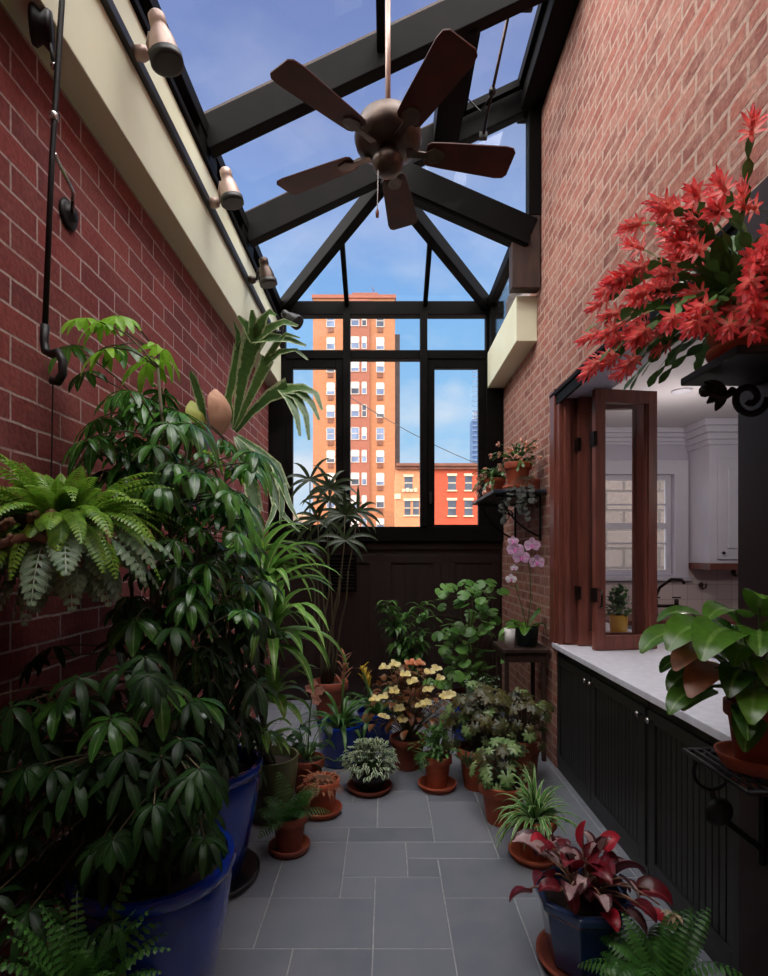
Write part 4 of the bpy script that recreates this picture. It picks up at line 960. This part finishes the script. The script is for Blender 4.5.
for i in range(22): fm.blade(h, rdir(rn, -70, 60), rn.uniform(.025, .05), .012, .6, 'lance', .1, 4)
fm.build('seed_head', L['dryseed'], t)
# ---- fern in the lower corner
rn = random.Random(38)
t = thing('boston_fern', 'bright green fern in front of the rex begonia at the cabinet foot', 'plant', (.86, 1.68, 0))
top = pot(t, (.86, 1.68, 0), .12, .16, 'terradk', 'terra', .13); lf = MB()
for i in range(54):
    d = rdir(rn, 0, 70, 0, 360); d.x -= .12; lf.frond(top, d, rn.uniform(.18, .30), rn.uniform(.045, .06), rn.uniform(.6, 1.2), 17, .013)
for v_ in range(0, len(lf.v)):
    x, y, z = lf.v[v_]
    if x > 1.185: lf.v[v_] = (1.185, y, z)
lf.build('foliage', L['fern_dk'], t)

# ---- orchid on its wooden stand
t = thing('plant_stand', 'dark wooden plant stand in the brick corner under the orchid', 'plant stand', (1.02, 4.08, 0))
MB().box((.845, 3.90, .79), (1.185, 4.27, .82)).build('top', MAT['oldwood'], t, bevel=.004)
MB().box((.865, 3.92, .72), (1.165, 4.25, .79)).build('apron', MAT['oldwood'], t, bevel=.003)
for x in (.88, 1.15):
    for y in (3.935, 4.235): MB().bar((x, y, 0), (x, y, .72), .03, .03, (0, 1, 0)).build('leg', MAT['oldwood'], t, bevel=.003)
OC = V((1.055, 4.05, .82))
t = thing('orchid', 'pink moth orchid in a dark green pot on the wooden stand', 'plant', OC)
top = pot(t, OC, .09, .14, 'greenpot', 'cyl'); rn = random.Random(39)
lf = MB()
for a, e, Ln in ((20, 25, .2), (200, 20, .2), (100, 30, .16), (-40, 35, .18), (250, 25, .16), (150, 40, .15), (10, 60, .22)):
    lf.blade(top, V((math.cos(R(a)), math.sin(R(a)), math.tan(R(e)))), Ln * 1.3, .08, .6, 'obov', .15, 7)
lf.build('foliage', L['broad'], t, True)
stk = [top, P(531, 600, 4.0), P(530, 570, 3.98), P(526, 552, 3.95), P(518, 546, 3.9)]
MB().tube(stk, .0035, 6).build('flower_stalk', MAT['gstem'], t, True)
stk2 = MB().tube([top, P(524, 615, 4.02), P(517, 590, 3.98), P(512, 575, 3.95)], .003, 6); stk2.tube([stk[2], P(536, 558, 3.92)], .002, 5); stk2.build('side_stalk', MAT['gstem'], t, True)
for x, y, w_, rr in ((515, 549, 0, .062), (521, 557, 0, .064), (532, 545, 0, .06), (537, 562, 0, .06), (513, 541, 0, .04), (511, 579, 1, .042), (514, 568, 1, .03)):
    c = P(x, y, 3.93 + rn.uniform(-.04, .04)); nv = V((rn.uniform(-.4, .1), -1, rn.uniform(-.1, .2))).normalized(); fm = MB()
    for k, (a, Ln, ww) in enumerate(((90, 1, .75), (210, 1, .7), (330, 1, .7), (5, 1.05, 1.1), (175, 1.05, 1.1))):
        d = V((math.cos(R(a)), 0, math.sin(R(a)))); fm.blade(c - nv * (.004 if k < 3 else 0), d + nv * .15, rr * Ln, rr * ww, .15, 'petal', -.08, 5, nv)
    fo = fm.build('flower', L['orchw' if w_ else 'orchid'], t, True)
    lm = MB(); lm.blade(c + nv * .006, V((0, 0, -.8)) + nv * .6, rr * .6, rr * .4, .2, 'ovate', .4, 4, nv); lm.build('lip', L['lip'], fo, True)
tag(MB().lathe([(0, 0), (.034, 0), (.042, .14), (.038, .14), (.032, .01), (0, .01)], (.91, 3.97, .8205), Z, 24).build('cup', MAT['whitepot'], None, True, (.91, 3.97, .8205)), 'white ceramic cup pot beside the orchid on the stand', 'pot')

# ---- wall shelf with plants near the window corner
t = thing('wall_shelf', 'dark slate shelf on iron brackets near the street window', 'shelf', (1.2, 4.5, 1.9))
MB().box((.80, 4.02, 1.965), (1.195, 5.06, 1.99)).build('board', MAT['slate'], t, bevel=.004)
def scroll(c, ax, r0, turns, r_, n=26, sgn=1, up=Z):
    c = V(c); pts = []
    for i in range(n + 1):
        a = sgn * turns * 2 * math.pi * i / n; rr = r0 * (1 - .78 * i / n); pts.append(c + V(ax) * rr * math.cos(a) + V(up) * rr * math.sin(a))
    return pts
for y in (4.15, 4.95):
    b = MB(); b.tube([(1.185, y, 1.61), (1.185, y, 1.955)], .009, 8); b.tube([(1.185, y, 1.955), (.84, y, 1.955)], .009, 8); b.tube(arc((1.185, y, 1.64), (.86, y, 1.94), -.05, 8), .008, 8); b.tube(scroll((1.10, y, 1.86), (1, 0, 0), .065, 1.4, .006), .006, 6); b.build('bracket', MAT['iron'], t, True)
rn = random.Random(40)
def shelf_cactus(c, lab, r, h, seed, n, flow, mfol, mfl, down=.25, name='thanksgiving_cactus', pm='terra', sp=.2):
    rn = random.Random(seed); t = thing(name, lab, 'plant', c, None); top = pot(t, c, r, h, pm, 'terra', r * 1.1); lf = MB(); tips = []
    for i in range(n):
        d = rdir(rn, 20, 80); p = top + V((0, 0, -.01)); 
        for k in range(rn.randint(3, 6)):
            q = p + d * .045; lf.blade(p, d, .05, .024, .1, 'obov', .05, 3, roll=rn.uniform(-.6, .6)); p = q; d = (d + V((rn.uniform(-.15, .15), rn.uniform(-.15, .15), -down * 1.6))).normalized()
            if p.x > 1.16: d.x = -abs(d.x); p.x = 1.16
        tips.append((p, d))
    lf.build('foliage', L[mfol], t, True); rn.shuffle(tips)
    for p, d in tips[:flow]:
        fm = MB()
        for k in range(8): fm.blade(p, d * .8 + rdir(rn, -60, 60) * .7, rn.uniform(.03, .05), .014, .3, 'lance', .15, 4)
        fm.build('flower', L[mfl], t, True)
shelf_cactus(V((1.02, 4.18, 1.9905)), 'pale pink flowering cactus in the terracotta pot at the near end of the slate shelf', .105, .22, 41, 70, 34, 'cactus', 'pinkpale', .2)
shelf_cactus(V((.93, 4.62, 1.9905)), 'pale leaved cactus in a terracotta pot on the slate shelf, middle pot', .095, .16, 42, 60, 24, 'cactus', 'pinkpale', .3, sp=.22)
shelf_cactus(V((.98, 4.92, 1.9905)), 'dark trailing plant in a clay pot at the far end of the slate shelf', .08, .12, 43, 44, 6, 'darkl', 'pinkpale', .45, 'trailing_plant', 'terradk')
rn = random.Random(44)
t = thing('trailing_vine', 'grey leaved vine hanging over the slate shelf edge from a small clay pot', 'plant', (1.12, 4.06, 1.9905))
top = pot(t, (1.125, 4.08, 1.9905), .05, .08, 'terradk', 'terra'); st = MB(); lf = MB()
for i in range(22):
    p = top.copy(); d = V((rn.uniform(-1, .1), rn.uniform(-.9, .4), .5)).normalized(); pts = [p.copy()]
    for k in range(rn.randint(7, 12)):
        p = p + d * .04; p.x = min(p.x, 1.17); d = (d + V((rn.uniform(-.25, .2), rn.uniform(-.2, .2), -.38))).normalized(); pts.append(p.copy()); (lf.lobed if p.z < 2.0 else (lambda *a_: None))(p, (V((-.2, -.7, .6)) + rdir(rn, -30, 30) * .4), V((rn.uniform(-1, 1), 0, -1)), rn.uniform(.02, .034), 3, .2, .1, 10, 5.8)
    st.tube(pts, .0016, 4)
st.build('stem', MAT['stem'], t); lf.build('foliage', L['darkl'], t, True)

# ---- red christmas cactus on its bracket
SX = 1.03
t = thing('bracket_shelf', 'black iron bracket shelf with leaf scroll under the red cactus', 'shelf', (1.2, 1.55, 2.0))
MB().box((.925, 1.42, 2.03), (1.165, 1.70, 2.055)).build('board', MAT['iron'], t, bevel=.006)
b = MB(); b.tube([(1.16, 1.60, 1.78), (1.16, 1.60, 2.03)], .012, 8); b.tube(scroll((1.075, 1.60, 1.965), (1, 0, 0), .055, 1.35, .009, 30, -1), .010, 8); b.tube(arc((1.03, 1.60, 1.99), (.94, 1.60, 2.0), -.03, 6), .012, 8, .006)
b.ball((.945, 1.60, 1.985), .018, 10, (1.1, .6, 1)); b.build('bracket', MAT['iron'], t, True)
lfm = MB()
for a in (150, 185, 215, 245): lfm.blade((1.01, 1.60, 1.99), V((math.cos(R(a)), 0, math.sin(R(a)) * .8)), .07, .028, .1, 'lance', .1, 5, (0, -1, 0))
lfm.build('scroll_leaf', MAT['iron'], t, solid=.004)
rn = random.Random(50)
CC = V((1.05, 1.55, 2.0555))
t = thing('christmas_cactus', 'large christmas cactus covered in red flowers in a terracotta pot', 'plant', CC)
top = pot(t, CC, .125, .145, 'terra', 'bowl', .115)
lf = MB(); fl_n = 0; tips = []
for i in range(210):
    d = rdir(rn, 0, 76); p = top + V((rn.uniform(-.06, .06), rn.uniform(-.06, .06), 0)); ks = rn.randint(4, 8); dn = rn.uniform(.06, .18)
    for k in range(ks):
        lf.blade(p, d, .064, .03, .05, 'obov', .06, 4, roll=rn.uniform(-.8, .8)); p = p + d * .056; d = (d + V((rn.uniform(-.12, .12), rn.uniform(-.12, .12), -dn - .025 * k))).normalized()
        if p.x > 1.15: p.x = 1.15; d.x = -abs(d.x) * .3
        if p.z < 2.09: break
        if k > 3 and rn.random() < .12: tips.append((p.copy(), d.copy()))
    tips.append((p, d))
lf.build('foliage', L['cactus'], t, True)
vis = []
for p, d in tips:
    x = CX + p.x * F / p.y; y = HY - (p.z - CAMZ) * F / p.y
    if 588 < x < 790 and y < 366 and (y < 330 or x < 705) and y > 126 + max(0, 750 - x) * .62: vis.append((x, y, p, d))
rn.shuffle(vis); vis.sort(key=lambda q: q[2].x + q[2].y * .3 - q[2].z * .25)
for x, y, p, d in vis[:96]:
    fm = MB(); d = (d + V((-.45, -.35, -.05))).normalized(); a_ = d.orthogonal().normalized(); b_ = d.cross(a_)
    for tier, (n_, k_, Ln) in enumerate(((6, .35, .050), (7, .8, .048), (6, 1.5, .038))):
        c0 = p + d * (.034 - .014 * tier)
        for k in range(n_):
            a = 2 * math.pi * k / n_ + tier * .4 + rn.uniform(-.15, .15)
            fm.blade(c0, d + (a_ * math.cos(a) + b_ * math.sin(a)) * k_ - (d * .5 if tier == 2 else d * 0), Ln * rn.uniform(.85, 1.15), .0115, rn.uniform(-.05, .3), 'lance', .16, 5, d)
    fm.tube([p, p + d * .05], .006, 6)
    fo = fm.build('flower', L['cactusr'], t, True)
    if x < 768:
        sm_ = MB(); sm_.tube([p + d * .04, p + d * .085], .0035, 5, .002); sm_.build('stamen', L['cstamen'], fo, True)

# ---- broad leaved plant on the lower bracket
t = thing('bracket_shelf', 'black iron bracket shelf with ring scroll in front of the charcoal cabinet', 'shelf', (1.19, 1.55, .9))
b = MB()
for i in range(9): b.tube([(.935 + i * .027, 1.385, .89), (.935 + i * .027, 1.69, .89)], .005, 6)
for i in range(7): b.tube([(.93, 1.43 + i * .04, .882), (1.165, 1.43 + i * .04, .882)], .003, 6)
b.tube([(.93, 1.385, .89), (1.165, 1.385, .89)], .007, 6); b.tube([(.93, 1.69, .89), (1.165, 1.69, .89)], .007, 6); b.tube([(.93, 1.385, .89), (.93, 1.69, .89)], .007, 6)
b.build('edge_rods', MAT['iron'], t, True)
b = MB(); ring = [V((1.0 + .055 * math.cos(a * .2617), 1.66, .835 + .055 * math.sin(a * .2617))) for a in range(25)]; b.tube(ring, .006, 8); b.tube([(1.155, 1.66, .55), (1.155, 1.66, .895)], .010, 8); b.tube([(1.0, 1.66, .78), (1.02, 1.66, .70), (1.15, 1.66, .60)], .010, 8)
b.lathe([(0, 0), (.035, .0), (.045, .012), (.03, .025), (0, .03)], (1.01, 1.65, .72), (0, -1, 0), 16); b.build('bracket', MAT['iron'], t, True)
PC = V((1.07, 1.54, .8955))
rn = random.Random(55)
t = thing('peperomia', 'glossy broad leaved plant in a terracotta pot on the lower iron bracket', 'plant', PC)
MB().lathe([(0, 0), (.085, 0), (.10, .03), (.104, .04), (.096, .04), (.082, .016), (0, .016)], PC - V((.015, 0, 0)), Z, 32).build('saucer', MAT['terra'], t, True)
top = pot(t, PC + V((-.01, 0, .0165)), .085, .17, 'terradk', 'terra'); st = MB(); lf = MB(); cp = MB()
hero = [(675, 632, 1.5, 0, .13), (700, 625, 1.45, 0, .15), (735, 610, 1.5, 0, .14), (725, 628, 1.4, 0, .17), (690, 612, 1.6, 0, .10), (760, 605, 1.5, 0, .13), (700, 648, 1.45, 1, .12), (715, 668, 1.45, 1, .14), (678, 660, 1.5, 0, .07), (692, 672, 1.5, 0, .10), (690, 692, 1.45, 0, .10), (705, 690, 1.5, 0, .10), (745, 645, 1.45, 0, .12), (760, 630, 1.4, 0, .14), (740, 670, 1.42, 0, .12), (755, 690, 1.4, 0, .13), (765, 660, 1.42, 0, .12), (750, 720, 1.42, 0, .11)]
for px, py, d, k, Ln in hero:
    p = P(px, py, d); c = top + V((0, 0, .06)); st.tube(arc(top, p, .04, 5), .0045, 6, .003); o = (p - c); o.z *= .25; o = o.normalized()
    (lf, cp)[k].blade(p + o * -Ln * .3, o + V((-.12, -.12, .06)), Ln * 1.3, Ln * .72, .6, 'ovate', .1, 8, V((.25 * rn.uniform(-1, 1), -.3, 1)))
for i in range(40):
    d = rdir(rn, -10, 75); p = top + V((0, 0, .05)) + V((d.x * .2, d.y * .2, d.z * .2)) * rn.uniform(.5, 1)
    if p.x > 1.13: continue
    st.tube(arc(top, p, .02, 4), .004, 6, .003); lf.blade(p, (d + rdir(rn, -20, 20) * .4), rn.uniform(.09, .13), rn.uniform(.055, .07), .8, 'ovate', .12, 7)
st.build('stem', MAT['gstem'], t, True); lf.build('foliage', L['broad'], t, True); cp.build('copper_leaves', L['broad_bk'], t, True)['label'] = 'copper brown leaves'
# stack of saucers under the bracket
t = thing('clay_saucer', 'empty terracotta saucer under the lower iron bracket', 'saucer', (1.10, 1.55, .83))
MB().lathe([(0, 0), (.09, 0), (.105, .03), (.105, .038), (.095, .038), (.085, .012), (0, .012)], (1.10, 1.55, .836), Z, 28).build('dish', MAT['terradk'], t, True)
w_ = MB(); 
for a in (0, 2.1, 4.2): w_.tube([(1.10 + .1 * math.cos(a), 1.55 + .1 * math.sin(a), .87), (1.10 + .1 * math.cos(a), 1.55 + .1 * math.sin(a), .894)], .002, 5)
w_.build('hanging_wire', MAT['iron'], t)

# ---- herb in yellow pot in the kitchen
HC = V((1.83, 4.25, .885)); rn = random.Random(60)
t = thing('potted_herb', 'green herb in a yellow glazed pot on the kitchen counter behind the glass leaf', 'plant', HC)
top = pot(t, HC, .072, .145, 'yellow', 'cyl'); st = MB(); lf = MB()
for i in range(130):
    d = rdir(rn, 5, 88); p = top + V((d.x * .13, d.y * .13, d.z * .24)) * rn.uniform(.35, 1.)
    if i % 3 == 0: st.tube(arc(top, p, .01, 3), .002, 4)
    lf.blade(p, (d + rdir(rn, -20, 40) * .8), rn.uniform(.04, .065), .034, .5, 'ovate', .12, 4)
st.build('stem', MAT['gstem'], t); lf.build('foliage', L['small'], t)

# ------------------------------------------------------------------ outside: buildings across the street
GZ = -9.0
struct(MB().box((-120, 8, GZ - .2), (160, 420, GZ)).build('ground', M('street asphalt', (120, 116, 112), (100, 98, 96), 2, .9)), 'street level ground')
tanb = brick_mat('tan tower brick', (170, 112, 76), (160, 102, 68), (158, 108, 76), .6, .2, .02, stain=(172, 108, 74), stain_amt=.35, bump=.05, nscale=.25)
redbay = brick_mat('dull red bay brick', (152, 92, 74), (142, 84, 66), (142, 86, 70), .6, .2, .02, bump=.05, nscale=.3)
orange = brick_mat('orange red brick', (182, 72, 42), (172, 62, 36), (172, 84, 60), .5, .16, .02, stain=(176, 66, 40), stain_amt=.3, bump=.05, nscale=.3)
pinkb = brick_mat('tan pink brick', (206, 136, 96), (196, 122, 84), (186, 122, 90), .5, .16, .02, bump=.05, nscale=.3)
winw = M('pale window trim', (196, 182, 170), (186, 172, 162), 2, .6); blindm = M('pale window blind', (226, 214, 206), (206, 190, 182), .5, .6)
wing = M('bluish window pane', (128, 142, 170), (92, 104, 130), .6, .2); wingd = M('dark window pane', (62, 66, 76), (92, 96, 108), .6, .15)
stone = M('pale stone trim', (214, 190, 160), (198, 174, 146), 1, .8); brownm = M('brown metal grille', (122, 72, 52), (104, 60, 44), 1, .7)
def facade_x(px, D): return (px - CX) * D / F
def fz(py, D): return CAMZ + (HY - py) * D / F
D = 80.
tw = thing('apartment_tower', 'tall tan brick apartment tower with rows of white framed windows', 'building', (facade_x(354, D), D, GZ))
tx0, tx1, tz = facade_x(313, D), facade_x(395, D), fz(295, D)
MB().box((tx0, D, GZ), (tx1, D + 14, tz)).build('wall', tanb, tw)
MB().box((tx1, D + 1.2, GZ), (tx1 + .75, D + 12, fz(331, D))).build('side_shaft', M('dark slab cladding', (74, 60, 58), (60, 50, 50), 1, .8), tw)  # setback slab in one dark cladding colour
MB().box((facade_x(350, D), D - .35, GZ), (facade_x(369.5, D), D, fz(300, D))).build('bay', redbay, tw)
cp_ = MB(); cp_.box((tx0 - .15, D - .2, tz - .5), (tx1 + .15, D + 14, tz)); cp_.box((facade_x(352, D), D + .3, tz), (facade_x(378, D), D + 8, tz + .5)); cp_.build('parapet', redbay, tw)
MB().tube([(facade_x(376, D), D + 2, tz), (facade_x(372, D), D + 2, tz + 2.2)], .05, 6).build('antenna', brownm, tw)
for r in range(10):
    yc = 321 + 22.6 * r
    for xc, w_, yy in ((330.7, 8.6, D), (355.2, 8.6, D - .35), (364.3, 5.2, D - .35), (380.2, 8.4, D)):
        x = facade_x(xc, D); zc = fz(yc, D); hw = w_ / 2 * D / F; hh = 6.3 * D / F
        f = MB(); a = .10
        f.box((x - hw, yy - .06, zc - hh), (x - hw + a, yy, zc + hh)); f.box((x + hw - a, yy - .06, zc - hh), (x + hw, yy, zc + hh)); f.box((x - hw, yy - .06, zc + hh - a), (x + hw, yy, zc + hh)); f.box((x - hw, yy - .08, zc - hh), (x + hw, yy, zc - hh + a)); f.box((x - hw, yy - .06, zc - .05), (x + hw, yy, zc + .05))
        fo = f.build('window', winw, tw)
        MB().box((x - hw + a, yy - .03, zc + .05), (x + hw - a, yy - .005, zc + hh - a)).box((x - hw + a, yy - .03, zc - hh + a), (x + hw - a, yy - .005, zc - .05)).build('pane', wing if (r * 3 + int(xc)) % 4 else wingd, fo)
        if (r * 7 + int(xc) * 3) % 5: MB().box((x - hw + a, yy - .04, zc + (.05 if (r + int(xc)) % 3 else -.35)), (x + hw - a, yy - .031, zc + hh - a)).build('blind', blindm, fo)
        if xc in (330.7, 380.2):
            MB().box((x - .42, yy - .1, zc - hh - .75), (x + .42, yy, zc - hh - .12)).build('air_conditioner', brownm, tw)
def rowhouse(name, lab, x0, x1, ytop, D, m, wins, corn, extra=None):
    t = thing(name, lab, 'building', (facade_x((x0 + x1) / 2, D), D, GZ)); z1 = fz(ytop, D)
    MB().box((facade_x(x0, D), D, GZ), (facade_x(x1, D), D + 12, z1)).build('wall', m, t)
    c = MB(); c.box((facade_x(x0, D), D - .5, z1 - .05), (facade_x(x1, D), D, z1 + .25)); c.box((facade_x(x0, D), D - .3, z1 - .4), (facade_x(x1, D), D, z1 - .05)); c.build('cornice', corn, t)
    for xc, yc, w_, h_ in wins:
        x = facade_x(xc, D); zc = fz(yc, D); hw = w_ / 2 * D / F; hh = h_ / 2 * D / F
        f = MB(); f.box((x - hw - .12, D - .1, zc + hh), (x + hw + .12, D, zc + hh + .28)); f.box((x - hw - .12, D - .12, zc - hh - .16), (x + hw + .12, D, zc - hh)); f.box((x - hw, D - .05, zc - .05), (x + hw, D, zc + .05))
        fo = f.build('window', stone, t); MB().box((x - hw, D - .03, zc - hh), (x + hw, D - .002, zc + hh)).build('pane', wingd, fo)
    return t
D2 = 62.
t2 = rowhouse('row_house', 'tan pink brick row house between the tower and the orange red house', 396, 434, 466, D2, pinkb, [(408.5, 483, 8, 12), (407.5, 508, 6, 14), (416, 508, 6, 14), (426, 483, 7, 12), (426, 508, 7, 13)], brownm)
qs = MB()
for px in (397.5, 431, 440):
    if px < 434: qs.box((facade_x(px - 3, D2), D2 - .12, fz(499, D2)), (facade_x(px + 3, D2), D2, fz(494, D2)))
for i in range(4): qs.box((facade_x(402 + i * 4, D2), D2 - .14, fz(492, D2)), (facade_x(405 + i * 4, D2), D2, fz(489 - (i % 2), D2)))
qs.build('stone_ornament', stone, t2)
rowhouse('row_house', 'orange red brick row house with dark windows, beyond the casement sash', 434, 486, 466, D2, orange, [(452, 483, 8, 14), (452, 508, 8, 15), (468.5, 483, 7, 14), (468.5, 508, 8, 15), (482, 483, 7, 14)], brownm)
rowhouse('row_house', 'low pale building at the window corner behind the lady palm', 262, 316, 516, 98., M('pale stucco', (206, 204, 208), (190, 190, 196), 1, .8), [(298, 526, 7, 9), (306, 526, 5, 9)], stone)
D3 = 320.
sk = thing('skyscraper', 'distant blue glass skyscraper behind the orange red house', 'building', (facade_x(478, D3), D3, GZ))
MB().box((facade_x(472.5, D3), D3, GZ), (facade_x(486, D3), D3 + 10, fz(419, D3))).build('tower_body', M('blue glass facade', (72, 96, 136), (54, 76, 116), .08, .3), sk)
bm = MB()
for i in range(36): bm.box((facade_x(472.3, D3), D3 - .3, GZ + 20 + i * 2.9), (facade_x(486, D3), D3, GZ + 20.9 + i * 2.9))
bm.build('floor_bands', M('pale spandrel', (96, 118, 150), (84, 106, 140), .1, .5), sk)
MB().box((facade_x(474, D3), D3 + 1, fz(419, D3)), (facade_x(480, D3), D3 + 6, fz(411, D3))).build('crown', M('grey crown', (150, 156, 170), (136, 142, 156), .1, .5), sk)
tag(MB().tube(arc(P(340, 391, 30), P(540, 486, 30), -.5, 14), .022, 6).build('utility_cable', MAT['black'], loc=P(340, 391, 30)), 'thin black cable crossing the sky between the buildings', 'cable')

# ------------------------------------------------------------------ sky, sun, lamps
wo = bpy.data.worlds.new('sky'); bpy.context.scene.world = wo; wo.use_nodes = True; nt = wo.node_tree; nt.nodes.clear()
out = N(nt, 'ShaderNodeOutputWorld'); bg = N(nt, 'ShaderNodeBackground'); tc = N(nt, 'ShaderNodeTexCoord')
sp = N(nt, 'ShaderNodeSeparateXYZ'); nt.links.new(tc.outputs['Generated'], sp.inputs[0])
cr = N(nt, 'ShaderNodeValToRGB'); nt.links.new(sp.outputs[2], cr.inputs[0])
el = cr.color_ramp.elements
stops = [(0, (226, 238, 252)), (.07, (214, 234, 253)), (.22, (160, 212, 253)), (.40, (140, 196, 250)), (.52, (142, 178, 236)), (.62, (136, 160, 216)), (.76, (122, 140, 196))]
el[0].position, el[0].color = stops[0][0], lin(stops[0][1]); el[1].position, el[1].color = stops[-1][0], lin(stops[-1][1])
for p_, c_ in stops[1:-1]: e = el.new(p_); e.color = lin(c_)
mp = N(nt, 'ShaderNodeMapping'); mp.inputs['Scale'].default_value = (1.6, 1.6, 3.6); mp.inputs['Location'].default_value = (.35, .2, .1); nt.links.new(tc.outputs['Generated'], mp.inputs[0])
nz = N(nt, 'ShaderNodeTexNoise', i_Scale=2.2, i_Detail=7.0, i_Roughness=.55); nt.links.new(mp.outputs[0], nz.inputs['Vector'])
cl = math_(nt, 'MULTIPLY', maprange(nt, nz.outputs[0], .44, .68), maprange(nt, sp.outputs[2], .02, .62, 1., .16), True)
sky = mixc(nt, cl, cr.outputs[0], lin((250, 252, 255)))
# two broad bright sky lobes, added out of view to light the room
def fill_lobe(d, a, b, pw):
    dt = N(nt, 'ShaderNodeVectorMath'); dt.operation = 'DOT_PRODUCT'; nt.links.new(tc.outputs['Generated'], dt.inputs[0]); dt.inputs[1].default_value = V(d).normalized()
    return math_(nt, 'POWER', maprange(nt, dt.outputs['Value'], a, b), pw)
h1, h2 = fill_lobe((-.72, -.30, .60), .55, .95, 1.3), fill_lobe((.40, -.30, .86), .70, .96, 1.3)
hz = math_(nt, 'ADD', math_(nt, 'MULTIPLY', h1, 6.5), math_(nt, 'MULTIPLY', h2, 9.0))
sky = mixc(nt, math_(nt, 'MINIMUM', hz, 1.0), sky, (1, .97, .92, 1))
nt.links.new(sky, bg.inputs[0]); nt.links.new(math_(nt, 'ADD', .95, hz), bg.inputs[1]); nt.links.new(bg.outputs[0], out.inputs[0])

def light(name, kind, loc, energy, color=(1, 1, 1), **kw):
    d = bpy.data.lights.new(name, kind); d.energy = energy; d.color = color
    for k, v_ in kw.items(): setattr(d, k, v_)
    o = bpy.data.objects.new(name, d); C.objects.link(o); o.location = loc; return o
s = light('sun', 'SUN', (0, 0, 20), .8, (1, .95, .88), angle=R(1))
s.rotation_euler = (-V((.22, -.80, .50))).to_track_quat('-Z', 'Y').to_euler()
light('kitchen_downlight', 'POINT', (2.3, 4.2, KZ - .5), 11, (1, .93, .86), shadow_soft_size=.06)
light('kitchen_downlight', 'POINT', (3.2, 2.6, KZ - .6), 16, (1, .95, .9), shadow_soft_size=.06)

# ------------------------------------------------------------------ camera
cam = bpy.data.cameras.new('camera'); co = bpy.data.objects.new('camera', cam); C.objects.link(co)
co.location = (0, 0, CAMZ); co.rotation_euler = (R(90), 0, 0)
cam.sensor_fit = 'VERTICAL'; cam.sensor_height = 36; cam.lens = F / 976 * 36; cam.shift_x = -2 / 976; cam.shift_y = 67 / 976; cam.clip_start = .05; cam.clip_end = 1000
sc = bpy.context.scene; sc.camera = co
sc.view_settings.view_transform = 'Standard'; sc.view_settings.look = 'None'; sc.view_settings.exposure = 0.; sc.view_settings.gamma = 1; sc.view_settings.use_curve_mapping = False
sc.cycles.max_bounces = 10; sc.cycles.transparent_max_bounces = 24
